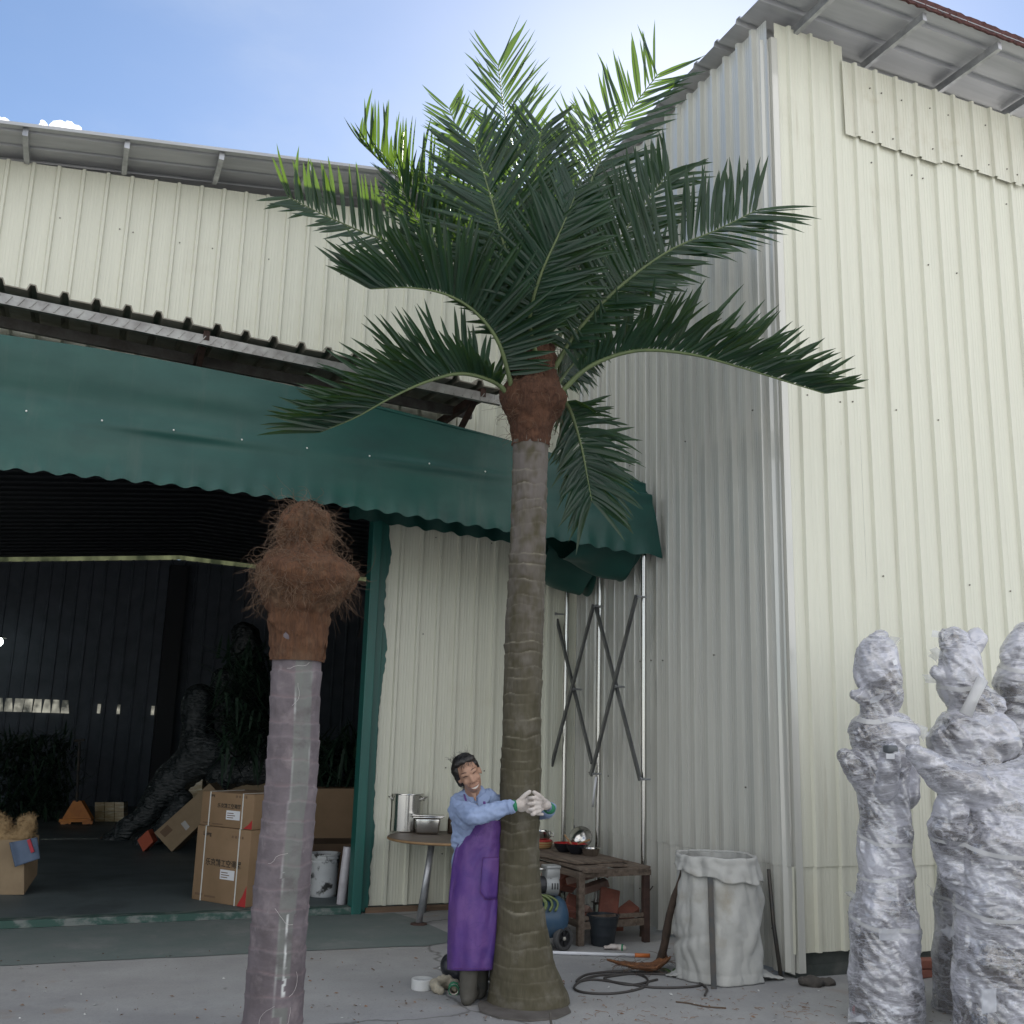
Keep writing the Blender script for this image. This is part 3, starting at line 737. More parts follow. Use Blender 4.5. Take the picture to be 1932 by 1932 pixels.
def frond(name, pts, sides, seed, nl=46, start=.12, wid=.034, droop=.05, label=None):
    """pts: (x px, y px, offset in metres from the trunk's depth);
    sides: two of (side vector in camera axes, length at middle, length at base, length at tip, forward lean base, lean tip)"""
    r = random.Random(seed)
    C = catmull([onH(x, y, HP + d) for x, y, d in pts], 60)
    L = [0]
    for i in range(1, 60): L.append(L[-1] + (C[i] - C[i - 1]).length)
    tot = L[-1]
    b = MB(); b.tube(C, [max(.004, .020 * (1 - .85 * (l / tot) ** .8)) for l in L], 7)
    # the bare stalk widens where it clasps the collar
    fr = b.build(name, rachm, PAL, True, label)
    b = MB()
    for side in sides:
        S0, lm, lb, lt, f0, f1 = side; S0 = cb(S0)
        gap = 0
        for k in range(nl):
            u = start + (1 - start) * ((k + r.uniform(-.25, .25)) / (nl - 1)); u = min(1, max(start, u))
            s = u * tot; i = 0
            while i < 58 and L[i + 1] < s: i += 1
            t = (s - L[i]) / (L[i + 1] - L[i]); p = C[i].lerp(C[i + 1], t); T_ = (C[i + 1] - C[i]).normalized()
            Sv = (S0 - T_ * S0.dot(T_)).normalized(); Nv = T_.cross(Sv)
            q = (u - start) / (1 - start)
            ll = (lb + (lm - lb) * min(1, q / .3)) if q < .3 else (lm + (lt - lm) * ((q - .3) / .7) ** 1.6)
            ll *= 1.22 * r.uniform(.82, 1.1) * (.55 if r.random() < .05 else 1)
            if r.random() < .05: continue
            fw = f0 * .9 + (f1 * .86 - f0 * .9) * q ** 1.25 + r.gauss(0, .07)
            D = (T_ * sin(fw) + Sv * cos(fw) + Nv * r.uniform(-.12, .12)).normalized()
            Wd = (T_ - D * T_.dot(D)).normalized(); Wd = (Wd + Nv * r.uniform(-.45, .45)).normalized(); Nn = D.cross(Wd)
            prof = ((0, .28), (.10, .75), (.35, 1), (.62, .92), (.84, .55), (1, .04)); vs = []
            dr = droop * r.uniform(.5, 1.8); sw = r.uniform(-.05, .05)
            for a, ww in prof:
                c = p + D * ll * a + Vector((0, 0, -1)) * dr * a * a + Wd * sw * a * a
                h = wid * ww * .5
                vs += [c - Wd * h + Nn * h * .35, c, c + Wd * h + Nn * h * .35]
            b.add(vs, [q_ for j in range(5) for q_ in ((3 * j, 3 * j + 1, 3 * j + 4, 3 * j + 3), (3 * j + 1, 3 * j + 2, 3 * j + 5, 3 * j + 4))])
    o = b.build("leaflets", leafm, fr, False)
    return fr
# ordered from the back of the crown to the front
FR = [
 # far side
 ([(1010, 660, .05), (1000, 500, .25), (975, 320, .55), (950, 200, .85), (940, 122, 1.0)], [((1, .25, .35), .52, .2, .46, .6, 1.1), ((-1, .2, .35), .40, .2, .40, .65, 1.15)], .0),
 ([(1030, 670, .05), (1075, 480, .35), (1120, 330, .6), (1180, 222, .8), (1240, 142, .9)], [((-.85, .7, .25), .54, .25, .42, .55, .95), ((.95, -.25, .3), .50, .25, .38, .65, 1.0)], .0),
 ([(1020, 660, .1), (1050, 500, .5), (1085, 380, .9), (1110, 290, 1.2), (1120, 230, 1.4)], [((-1, .2, .2), .45, .2, .3, .6, 1.0), ((1, .2, .2), .45, .2, .3, .6, 1.0)], .0),
 ([(985, 660, .1), (950, 480, .6), (905, 350, .9), (870, 265, 1.1), (848, 205, 1.2)], [((-1, .3, .2), .42, .2, .26, .6, 1.0), ((1, .4, .2), .42, .2, .26, .6, 1.0)], .0),
 ([(985, 665, .1), (920, 500, .35), (830, 400, .55), (740, 325, .7), (680, 268, .75)], [((-.1, 1, .1), .50, .25, .34, .25, .75), ((-.5, .75, .6), .34, .15, .22, .5, 1.0)], .0),
 ([(980, 670, .05), (900, 540, .25), (800, 480, .35), (690, 440, .42), (600, 400, .45), (545, 372, .46)], [((.05, 1, .1), .46, .25, .32, .1, .85), ((-.6, -.75, .5), .22, .12, .2, .7, 1.0)], .0),
 ([(1045, 690, .1), (1110, 600, .5), (1180, 545, .7), (1260, 500, .9)], [((0, 1, .1), .40, .2, .3, .3, .8), ((.4, -.8, .4), .30, .2, .2, .7, 1.0)], .0),
 ([(985, 668, .02), (900, 560, .12), (830, 470, .2), (780, 400, .22), (755, 345, .22)], [((-.2, 1, .1), .46, .25, .30, .25, .9), ((-.8, .2, .5), .34, .15, .22, .5, 1.0)], .0),
 ([(1035, 675, .0), (1095, 560, .1), (1165, 455, .15), (1225, 375, .15), (1262, 325, .12)], [((-.4, 1, .2), .46, .25, .30, .25, .9), ((.9, -.15, .4), .44, .2, .30, .5, 1.0)], .02),
 ([(1005, 660, .0), (995, 520, .05), (1002, 400, .05), (1012, 310, .05), (1022, 245, .05)], [((-1, .3, .2), .44, .25, .28, .45, 1.0), ((1, .3, .2), .44, .25, .28, .45, 1.0)], .0),
 # small one low at the back, and the hanging one at the right
 ([(1045, 735, .12), (1070, 700, .35), (1095, 672, .55), (1120, 655, .7)], [((0, 1, .2), .26, .15, .2, .5, .9), ((.3, -1, .3), .22, .1, .15, .6, .9)], .03),
 ([(1052, 738, .12), (1076, 775, .28), (1096, 840, .32), (1108, 900, .30), (1116, 945, .26)], [((1, .25, .1), .36, .2, .27, -.1, .95), ((-1, .1, .2), .20, .10, .24, .4, 1.0)], .10),
 # near side
 ([(1058, 740, -.02), (1115, 690, -.08), (1200, 662, -.1), (1300, 668, -.12), (1400, 694, -.12), (1490, 722, -.1), (1555, 742, -.08)], [((-.05, 1, .15), .48, .26, .28, .12, 1.0), ((.10, .85, .55), .40, .15, .22, .55, 1.1)], .035),
 ([(1040, 705, -.03), (1090, 625, -.15), (1165, 545, -.22), (1260, 475, -.25), (1350, 435, -.25), (1425, 398, -.22)], [((-.12, 1, .1), .53, .25, .34, .05, .75), ((.75, -.45, .5), .36, .18, .36, .75, 1.05)], .03),
 ([(990, 680, -.12), (975, 560, -.3), (945, 440, -.42), (915, 335, -.45), (895, 270, -.45)], [((-1, .15, .3), .50, .3, .30, .25, 1.0), ((1, .1, .3), .52, .3, .30, .35, 1.0)], .02),
 ([(968, 740, -.10), (942, 650, -.3), (900, 592, -.42), (845, 557, -.5), (775, 543, -.55), (700, 545, -.58)], [((-.25, 1, .2), .50, .25, .36, -.2, 1.0), ((.35, 1, .5), .48, .25, .30, .0, 1.0)], .03),
 ([(965, 755, -.06), (935, 722, -.16), (870, 705, -.25), (800, 722, -.32), (735, 752, -.36), (670, 788, -.38), (605, 815, -.4)], [((-.25, 1, .2), .46, .25, .32, .15, 1.0), ((-.5, .6, .6), .40, .15, .34, .5, 1.15)], .035),
 ([(1010, 670, -.14), (1000, 600, -.35), (1020, 520, -.5), (1060, 430, -.6), (1085, 370, -.6)], [((-1, .2, .3), .40, .25, .25, .4, 1.0), ((1, .1, .3), .42, .25, .25, .5, 1.0)], .02),
]
for i, (pts, sides, dr) in enumerate(FR):
    frond("frond", pts, sides, 40 + i, nl=66 if i > 11 else 58, start=.10 if i > 11 else .16, droop=dr)

# ---- the unfinished trunk in the foreground
HU = 5.62
UB = ground(512, 2000)
HU = UB.dot(HF)
mauve = mat("mauve_fabric_wrap", (.162, .138, .150), .85, col2=(.118, .099, .108), ns=6, nd=8, stretch=(1, 1, 1.6), lo=.35, hi=.65, bump=.25, bs=40, col3=(.225, .19, .198), ns3=9, lo3=.52, hi3=.72)
attr_mix(mauve, "strip", (.165, .172, .160)); attr_mix(mauve, "seam", (.62, .63, .62)); attr_mix(mauve, "groove", (.19, .14, .145), 0, 1.6)
overlay(mauve, (.095, .078, .082), 6, (1, 1, 1.4), .52, .68, .65)
overlay(mauve, (.30, .27, .275), 14, (1, 1, .6), .62, .72, .5)
UT = thing("unfinished_palm_trunk", "bare mauve-wrapped artificial palm trunk with shaggy brown coir top and no fronds", "palm trunk", (UB.x, UB.y, 0))
urows = [(2012, 447, 568), (1932, 457, 570), (1850, 465, 574), (1800, 470, 577), (1700, 477, 583), (1600, 487, 590), (1500, 499, 597), (1400, 507, 602), (1300, 511, 604), (1225, 514, 607), (1190, 516, 606)]
def utrunk():
    c = interp(silhouette(urows, HU), 420); n = 96; b = MB(); r = random.Random(11); vs = []
    total = sum((c[i][0] - c[i - 1][0]).length for i in range(1, len(c))); bd = [0]
    while bd[-1] < total + .3: bd.append(bd[-1] + .105 * r.uniform(.7, 1.3))
    strip, seam, groove = [], [], []; s = 0
    cama = math.atan2(-UB.y, -UB.x)
    for i, (p, rad) in enumerate(c):
        if i: s += (p - c[i - 1][0]).length
        for k in range(n):
            a = 2 * pi * k / n; dx, dy = cos(a), sin(a)
            ss = s + .02 * noise.noise(Vector((dx * 1.5, dy * 1.5, s * 3)))
            j = 0
            while j < len(bd) - 2 and ss > bd[j + 1]: j += 1
            t = min(1, max(0, (ss - bd[j]) / (bd[j + 1] - bd[j])))
            hv = .4 + .8 * max(0, noise.noise(Vector((dx, dy, j * 2.1))) + .3)
            d = .008 * t ** 2 * hv + .005 * noise.noise(Vector((dx * 3, dy * 3, s * 6))) + .0025 * noise.noise(Vector((dx * 10, dy * 10, s * 22)))
            vs.append(p + Vector((dx, dy, 0)) * (rad - .003 + d))
            # angle from the camera-facing meridian, positive to the right
            da = (a - cama + pi) % (2 * pi) - pi
            x = sin(da); front = cos(da) > 0
            w1 = .03 * noise.noise(Vector((s * 2.3, 0, 1))) + .05 * noise.noise(Vector((s * .7, 5, 1))) + .012 * noise.noise(Vector((s * 30, 2, 0)))
            f = s / total
            lo_, hi_ = (-.02 + w1, .62 + w1) if f > .42 else (.0 + w1 + .25 * (f < .12), .55 + w1)
            if f < .34: hi_ = .5 + w1
            on = front and lo_ < x < hi_ and not (.14 < f < .20)
            strip.append((.85 + .3 * noise.noise(Vector((dx * 4, dy * 4, s * 5)))) if on else 0)
            sm = 0
            if front and abs(x - lo_) < .035: sm = .5 * max(0, noise.noise(Vector((s * 6, 9, 0))) + .25)
            if front and .16 < f < .34 and abs(x - (.30 + w1)) < .034: sm = 1.4 * max(0, .6 + noise.noise(Vector((s * 14, 3, dx * 30))))
            if front and f > .36 and abs(x - hi_) < .03: sm = max(sm, .6 * max(0, noise.noise(Vector((s * 7, 1, 4)))))
            seam.append(min(1, sm)); groove.append(exp(-(t / .10) ** 2) * hv)
    N = len(c)
    b.add(vs, [(i * n + k, i * n + (k + 1) % n, (i + 1) * n + (k + 1) % n, (i + 1) * n + k) for i in range(N - 1) for k in range(n)])
    b.c = dict(strip=strip, seam=seam, groove=groove)
    for v in b.v: v.z = max(v.z, 0)
    return b
utrunk().build("trunk", mauve, UT, True)
hrow = [(1248, 511, 611), (1225, 511, 615), (1205, 511, 615), (1180, 510, 617), (1160, 514, 616), (1140, 501, 631), (1122, 493, 655), (1105, 485, 667), (1090, 483, 671), (1072, 486, 667), (1058, 501, 651), (1045, 519, 631), (1033, 529, 618), (1020, 527, 620), (1005, 524, 626), (992, 528, 624), (980, 529, 623), (968, 535, 617), (958, 549, 603), (952, 561, 589)]
b, cc = coir(hrow, HU, 4, .075)
ch = b.build("coir_head", coirm, UT, True)
tag(strands(cc, 31, 40, .30, .0014, .40, .55, 1.1).build("loose_fibre", hairm, ch), kind="stuff")
tag(strands(cc, 9, 1500, .16, .0014, .36, .14, 1.5).build("loose_fibre", hairm, ch), kind="stuff")
b = MB(); p = onH(606, 1185, HU - .02); b.grid(lambda u, v: onH(600 + 12 * u + 3 * sin(v * 3), 1195 + 50 * v, HU - .02 - .02 * u), 4, 8); b.build("loose_flap", coirm, ch, True)
r_ = random.Random(4); b = MB()
c_ = interp(silhouette(urows, HU), 100)
for _ in range(7):
    p, R = c_[r_.randrange(5, 95)]; a = math.atan2(-UB.y, -UB.x) + r_.uniform(-.5, .55); d = Vector((cos(a), sin(a), 0)); pos = p + d * (R + .004); pts = [pos]; v = Vector((r_.uniform(-.6, .6), 0, r_.uniform(-1, 1))).normalized()
    for k in range(6):
        v = (v + Vector((r_.uniform(-.5, .5), 0, r_.uniform(-.5, .5)))).normalized(); pos = pos + v * .022; dd = Vector((pos.x - p.x, pos.y - p.y, 0)); pos = Vector((p.x, p.y, pos.z)) + dd.normalized() * (R + .006); pts.append(pos)
    b.tube(pts, .0010, 3, False)
tag(b.build("frayed_thread", mat("pale_thread", (.5, .46, .45), .7), UT), kind="stuff")

# ================================================================== woman hugging the palm
HW = 6.767
def Wp(x, y, d=0.): return onH(x, y, HW + d)
WF = ground(888, 1885)
WO = thing("person", "smiling woman in blue shirt, long purple apron and white work gloves hugging the palm trunk", "person", (WF.x, WF.y, 0))
skin = mat("tanned_skin", (.43, .26, .18), .5, col2=(.38, .215, .145), ns=20, bump=.05, bs=60, spec=.4)
hairb = mat("black_hair", (.010, .009, .009), .36, col2=(.04, .033, .028), ns=6, lo=.45, hi=.7, stretch=(14, 14, 2), bump=.7, bs=8, bstretch=(26, 26, 3), bdist=.006)
shirtm = mat("light_blue_cotton", (.31, .39, .58), .85, col2=(.265, .34, .52), ns=9, bump=.5, bs=7, bdist=.018, spec=.25)
apronm = mat("purple_apron_cloth", (.082, .034, .205), .55, col2=(.135, .062, .235), ns=3.5, stretch=(1.6, 1.6, 1), lo=.38, hi=.62, bump=.3, bs=6, bdist=.02, col3=(.06, .032, .19), ns3=2.6, lo3=.5, hi3=.66, spec=.4)
glovem = mat("white_cotton_glove", (.60, .55, .51), .95, col2=(.52, .46, .42), ns=14, bump=.5, bs=70, bdist=.004, col3=(.38, .32, .28), ns3=16, lo3=.58, hi3=.75)
greencuff = mat("green_glove_band", (.03, .20, .10), .9)
bootm = mat("dusty_dark_boot", (.062, .058, .048), .75, col2=(.085, .08, .066), ns=9, bump=.2, bs=25)
overlay(apronm, (.05, .025, .15), 11, (1, 1, 1), .012, .0, .6, True)
overlay(apronm, (.17, .09, .22), 9, (1, 1, 1), .60, .75, .5)
overlay(shirtm, (.17, .24, .42), 12, (1, 1, 1), .58, .75, .5)
# head frame
hf = (TC * cos(radians(11)) + RC * sin(radians(11)) + UC * .02).normalized()
hu = (UC * cos(radians(24)) - RC * sin(radians(24))); hu = (hu - hf * hu.dot(hf)).normalized()
hs = hf.cross(hu) * -1.0
hs = hu.cross(hf).normalized() * 1.0
if hs.dot(RC) < 0: hs = -hs
HC = Wp(884.5, 1459.5, -.13)
HSC = 1.0
def H(x, y, z): return HC + (hs * x + hf * y + hu * z) * HSC
HR = Matrix((hs, hf, hu)).transposed()
b = MB()
b.ell(H(0, -.018, .032), (.070, .088, .078), HR, 20); b.ell(H(0, .020, -.030), (.058, .066, .085), HR, 20)
b.ell(H(0, .050, -.088), (.026, .024, .024), HR, 12); b.ell(H(0, .03, -.065), (.046, .05, .04), HR, 14)
for sx in (-1, 1):
    b.ell(H(.036 * sx, .058, -.026), (.024, .024, .022), HR, 12)
    b.ell(H(.072 * sx, -.012, -.012), (.010, .020, .032), HR, 12)
    b.capsule(H(.016 * sx, .079, .022), H(.046 * sx, .064, .022), .010)
    b.ell(H(.011 * sx, .088, -.034), (.010, .012, .009), HR, 10)
b.ell(H(0, .065, .032), (.044, .02, .03), HR, 12)
b.capsule(H(0, .078, .008), H(0, .094, -.028), .009, .0125)
b.capsule(H(-.022, .076, -.068), H(.022, .076, -.068), .010); b.capsule(H(-.014, .074, -.083), H(.014, .074, -.083), .011)
NK = Wp(893, 1502, -.03)
b.capsule(H(0, -.02, -.06), NK, .050, .054); b.capsule(NK, Wp(893, 1530, -.02), .055, .08)
# continuous body under the clothes
b.ell(Wp(896, 1545, -.01), (.105, .07, .15), n=18); b.ell(Wp(895, 1610, .01), (.09, .06, .15), n=18); b.ell(Wp(895, 1665, .03), (.09, .06, .12), n=18)
SH1, EL1, WR1 = Wp(866, 1521, -.06), Wp(893, 1541, -.27), Wp(968, 1521, -.285)
SH2, EL2, WR2 = Wp(925, 1512, .03), Wp(992, 1535, .24), Wp(1036, 1527, -.02)
for s_, e_, w_ in ((SH1, EL1, WR1), (SH2, EL2, WR2)):
    b.capsule(s_, e_, .040, .034); b.capsule(e_, w_, .034, .025)
for hx, kx, ax, d in ((882, 882, 886, -.03), (904, 903, 906, .10)):
    b.capsule(Wp(hx, 1680, d), Wp(kx, 1760, d), .05, .042); b.capsule(Wp(kx, 1760, d), Wp(ax, 1868, d), .042, .034)
hd = remesh(b, .0075, 3, .5)
tree = BVHTree.FromPolygons(hd.v, hd.f)
def face(x, z, off=.0):
    o_ = H(x, .3, z); h = tree.ray_cast(o_, -hf)
    return (h[0] if h[0] is not None else H(x, .08, z)) + hf * off
body = hd.build("body", skin, WO, True)
# features lying on the face
fe = mat("dark_brow", (.022, .014, .012), .8)
lip = mat("lip", (.30, .15, .11), .5); teeth = mat("teeth", (.72, .68, .6), .3); shade = mat("mouth_inner", (.06, .015, .012), .7)
def curve_on(pts, rad, off=.0): return [face(x, z, off) for x, z in pts], rad
b = MB()
for sx in (-1, 1):
    P = [face(sx * (.014 + .036 * t), .033 + .007 * sin(t * 3.0) - .004 * t, .000) for t in [i / 6 for i in range(7)]]; b.tube(P, [.0012, .0022, .0026, .0026, .0022, .0016, .001], 6)
b.build("eyebrows", fe, body, True)
b = MB()
for sx in (-1, 1):
    P = [face(sx * (.017 + .028 * t), .009 + .005 * sin(t * pi), .0003) for t in [i / 6 for i in range(7)]]; b.tube(P, [.001, .0020, .0026, .0027, .0024, .0018, .001], 6)
    b.build("eyes", fe, body, True)
b = MB()
def mouthz(t): return -.060 - .018 * sin(t * pi)
P = [face(-.034 + .068 * t, -.0605 - .006 * sin(t * pi), .0012) for t in [i / 8 for i in range(9)]]; b.tube(P, [.0015, .003, .0035, .0038, .0035, .0038, .0035, .003, .0015], 7)
P = [face(-.032 + .064 * t, -.0605 - .023 * sin(t * pi), .0010) for t in [i / 8 for i in range(9)]]; b.tube(P, [.001, .002, .0028, .0032, .0034, .0032, .0028, .002, .001], 7)
b.build("lips", lip, body, True)
b = MB(); b.grid(lambda u, v: face(-.029 + .058 * u, -.0615 - (.006 + .015 * v) * sin(max(.05, min(.95, u)) * pi), .0022), 12, 5); b.build("teeth", teeth, body, True)
b = MB()
for sx in (-1, 1):   # smile folds and nostrils
    P = [face(sx * (.017 + .022 * t), -.036 - .026 * t, -.0008) for t in [i / 5 for i in range(6)]]; b.tube(P, .0014, 5)
    b.ell(face(sx * .007, -.040, .0), (.003, .002, .002), n=8)
b.build("smile_lines", mat("skin_crease", (.15, .06, .035), .7), body, True)
# hair
b = MB()
b.ell(H(0, -.036, .048), (.079, .085, .078), HR, 22); b.ell(H(0, -.062, .005), (.074, .060, .085), HR, 20); b.ell(H(-.02, .016, .094), (.050, .042, .024), HR, 14)
b.ell(H(.034, .016, .088), (.042, .036, .022), HR, 14)
b.capsule(H(-.066, .012, .05), H(-.070, -.005, -.005), .020, .012); b.capsule(H(.064, .012, .05), H(.069, -.01, .005), .016, .010)
b.capsule(H(-.03, -.10, .07), H(-.055, -.125, .02), .036, .040); b.capsule(H(-.055, -.125, .02), H(-.07, -.115, -.07), .040, .018)
b.capsule(H(-.05, -.07, .0), H(-.062, -.05, -.05), .04, .02)
hm = remesh(b, .006, 3, .5, lambda p, n: p + n * (.004 * noise.noise(p * 40) + .003 * noise.noise(Vector((p.x * 120, p.y * 120, p.z * 25)))))
hair = hm.build("hair", hairb, body, True)
r_ = random.Random(2); b = MB()
def wisp(p, d, L, g=.5, rad=.0011):
    pts = [p]; v = d.normalized()
    for k in range(7): v = (v + Vector((r_.uniform(-.2, .2), r_.uniform(-.2, .2), -.16 * g))).normalized(); p = p + v * L / 7; pts.append(p)
    b.tube(pts, [rad * (1 - k / 10) for k in range(8)], 3, False)
for _ in range(70): wisp(H(r_.uniform(-.07, .06), r_.uniform(-.10, .03), .105 + r_.uniform(-.02, .008)), hu + hs * r_.uniform(-.8, .5) - hf * r_.uniform(0, .8), r_.uniform(.015, .05))
for _ in range(40): wisp(H(-.058 + r_.uniform(-.012, .012), -.09 + r_.uniform(-.03, .04), -.055), -hu + hs * r_.uniform(-.25, .2), r_.uniform(.03, .10), .3)
for _ in range(26): wisp(H(r_.uniform(-.05, .055), .055, .082), hf * .6 - hu * .8 + hs * r_.uniform(-.6, .6), r_.uniform(.02, .05), .6)
b.build("hair_wisps", hairb, hair)
# shirt: trunk and both sleeves in one surface
b = MB()
b.ell(Wp(895, 1540, .0), (.145, .105, .165), n=20); b.ell(Wp(897, 1580, .02), (.125, .09, .13), n=20)
b.capsule(Wp(868, 1515, -.04), Wp(922, 1507, .0), .062, .060); b.capsule(Wp(883, 1502, -.03), Wp(905, 1500, -.03), .052)
b.capsule(SH1, EL1, .066, .060); b.capsule(EL1, EL1.lerp(WR1, .55), .060, .052); b.capsule(EL1.lerp(WR1, .55), EL1.lerp(WR1, .93), .050, .041)
b.capsule(SH2, EL2, .062, .056); b.capsule(EL2, WR2, .055, .046)
b.capsule(Wp(862, 1530, -.06), Wp(880, 1551, -.16), .058, .050)
AX = [Wp(868, 1545, -.03), Wp(866, 1592, .03)]; b.capsule(AX[0], AX[1], .055, .045)
b.capsule(AX[1], Wp(870, 1606, .04), .045, .04)
def crease(p, n):
    u = (p - EL1).length
    k = .009 * noise.noise(Vector((p.x * 16, p.y * 16, p.z * 22))) + .020 * (.25 - abs(noise.noise(Vector((p.x * 13 + p.z * 16, p.y * 9, p.z * 13 - p.x * 8))))) + .006 * noise.noise(p * 45)
    return p + n * k
sh = remesh(b, .008, 3, .5, crease)
# drop the neck opening and the cuffs open
shirt = sh.build("shirt", shirtm, body, True)
b = MB()
def collar(sgn, u, v):
    a = (.15 + .95 * u) * sgn
    c = Wp(894.5, 1499, -.035); R = .062 + .030 * v
    base = c + RC * sin(a) * R * 1.05 + TC * cos(a) * R * 1.0 + UC * (.022 - .045 * v - .055 * (1 - u) * (.45 + .55 * v)) + RC * .012
    return base
for sgn in (-1, 1): b.grid(lambda u, v: collar(sgn, u * 1.6, v), 14, 6)
o = b.build("collar", shirtm, shirt, True); o.modifiers.new("thick", 'SOLIDIFY').thickness = .004
b = MB(); b.grid(lambda u, v: Wp(893.5 + (u - .5) * 10 * (1 - v * .85) + v * 4, 1496 + 15 * v, -.142 + .010 * abs(u - .5)), 6, 5); b.build("neckline", skin, shirt, True)
b = MB()
for y in (1517, 1526): b.ell(Wp(900, y, -.155), (.005, .004, .005), n=10)
b.build("shirt_button", mat("grey_button", (.3, .3, .32), .3), shirt, True)
b = MB()
sd = (WR1 - EL1).normalized(); b.tube([EL1.lerp(WR1, .90), EL1.lerp(WR1, .99)], [.0445, .0425], 16, False); b.build("sleeve_cuff", shirtm, shirt, True)
# apron
ar = [(1548, 890, 944, .115), (1565, 880, 945, .122), (1585, 868, 945, .128), (1605, 859, 945, .13), (1640, 853, 944, .132), (1690, 848, 941, .135), (1740, 846, 938, .14), (1790, 845, 934, .14), (1829, 845, 930, .138)]
def aprow(v):
    t = v * (len(ar) - 1); i = min(int(t), len(ar) - 2); t -= i
    return [ar[i][k] + (ar[i + 1][k] - ar[i][k]) * t for k in range(4)]
def apfn(u, v):
    y, l, r2, dep = aprow(v); a = pi * (u * 1.25 - .125)
    cx = (l + r2) / 2; hw = (r2 - l) / 2
    e = .0 if v < .2 else 1
    fold = .018 * noise.noise(Vector((a * 2.2, v * 2.0, 4))) * (.4 + v) + .010 * sin(a * 6 + v * 4) * v + .010 * (.25 - abs(noise.noise(Vector((a * 3 + v * 5, v * 7, 2))))) + .004 * noise.noise(Vector((a * 5, v * 14, 1)))
    return Wp(cx - hw * cos(a), y + 2.5 * sin(a * 1.0) * v, -(dep * sin(a)) - fold - .015 + .02)
b = MB(); b.grid(apfn, 60, 80); apron = b.build("apron", apronm, body, True); apron.modifiers.new("thick", 'SOLIDIFY').thickness = .004
b = MB()
U0, U1, V0, V1 = .56, .80, .415, .635
def pk(u, v, off=.008): return apfn(u, v) + TC * off
b.grid(lambda u, v: pk(U0 + (U1 - U0) * u, V0 + (V1 - V0) * v * (1 - .14 * max(0, (.28 - u) / .28)), .007 + .006 * sin(v * pi) + .003 * sin(u * pi)), 14, 12)
po = b.build("pocket", apronm, apron, True); po.modifiers.new("thick", 'SOLIDIFY').thickness = .004
b = MB(); seamm = mat("apron_seam", (.10, .03, .15), .7)
ring = [(U0, V0), (U1, V0)]; b.tube([pk(U0 + (U1 - U0) * k / 8, V0, .012) for k in range(9)], .0028, 5)
b.tube([pk(U0, V0 + (V1 - V0) * .86 * k / 8, .012) for k in range(9)] + [pk(U0 + .05, V1 - .005, .012)] + [pk(U0 + .05 + (U1 - U0 - .05) * k / 6, V1, .012) for k in range(7)], .0022, 5)
b.tube([apfn(.10 + .8 * k / 30, .985) + TC * .003 for k in range(31)], .0025, 5)
b.build("stitching", seamm, apron, True)
b = MB()
b.grid(lambda u, v: Wp(874 + 3.4 * u + 17 * v - 3 * v * v, 1499 + 55 * v, -.115 - .055 * sin(min(1, v * 1.3) * pi / 2)), 3, 10)
b.grid(lambda u, v: Wp(911 + 5 * u + 7 * v, 1512 + 42 * v, -.155 - .015 * v), 3, 8)
o = b.build("apron_straps", mat("purple_strap", (.11, .045, .20), .7), apron, True); o.modifiers.new("thick", 'SOLIDIFY').thickness = .004
b = MB(); b.tube([apfn(.02, .36) + TC * .0, Wp(856, 1612, .03), Wp(853, 1626, .05), Wp(854, 1640, .06)], .006, 6); b.tube([Wp(861, 1604, -.02), Wp(866, 1596, -.05), Wp(872, 1588, -.08)], .006, 6); b.build("apron_tie", shirtm, apron, True)
# trousers and boots
b = MB()
for kx, ax, d in ((882, 885, -.04), (902, 905, .10)):
    b.capsule(Wp(kx, 1770, d), Wp(ax, 1866, d), .058, .052)
b.ell(Wp(892, 1700, .05), (.09, .06, .14), n=16)
remesh(b, .010, 3, .5, lambda p, n: p + n * (.006 * noise.noise(Vector((p.x * 14, p.y * 14, p.z * 26))))).build("trousers", mat("dark_grey_trousers", (.055, .055, .05), .85, col2=(.075, .072, .062), ns=8, bump=.2, bs=20), body, True)
for ax, ay, d, tx, ty, td in ((884, 1852, -.06, 894, 1884, -.20), (905, 1845, .10, 912, 1868, -.02)):
    a0 = ground(ax + 1, 1880 if d < 0 else 1866); 
    hx, hy = (Wp(ax, ay, d).x, Wp(ax, ay, d).y); toe = ground(tx, ty)
    b = MB(); b.capsule((hx, hy, .20), (hx, hy, .055), .058, .052)
    dirt = (Vector((toe.x, toe.y, 0)) - Vector((hx, hy, 0))).normalized()
    b.capsule((hx, hy, .050), Vector((hx, hy, .047)) + dirt * .13, .052, .045); b.capsule(Vector((hx, hy, .03)) - dirt * .03, Vector((hx, hy, .022)) + dirt * .16, .036, .030)
    bt = remesh(b, .008, 3, .5, lambda p, n: p + n * .003 * noise.noise(p * 30))
    for v in bt.v: v.z = max(v.z, .002)
    bt.build("boot", bootm, body, True)
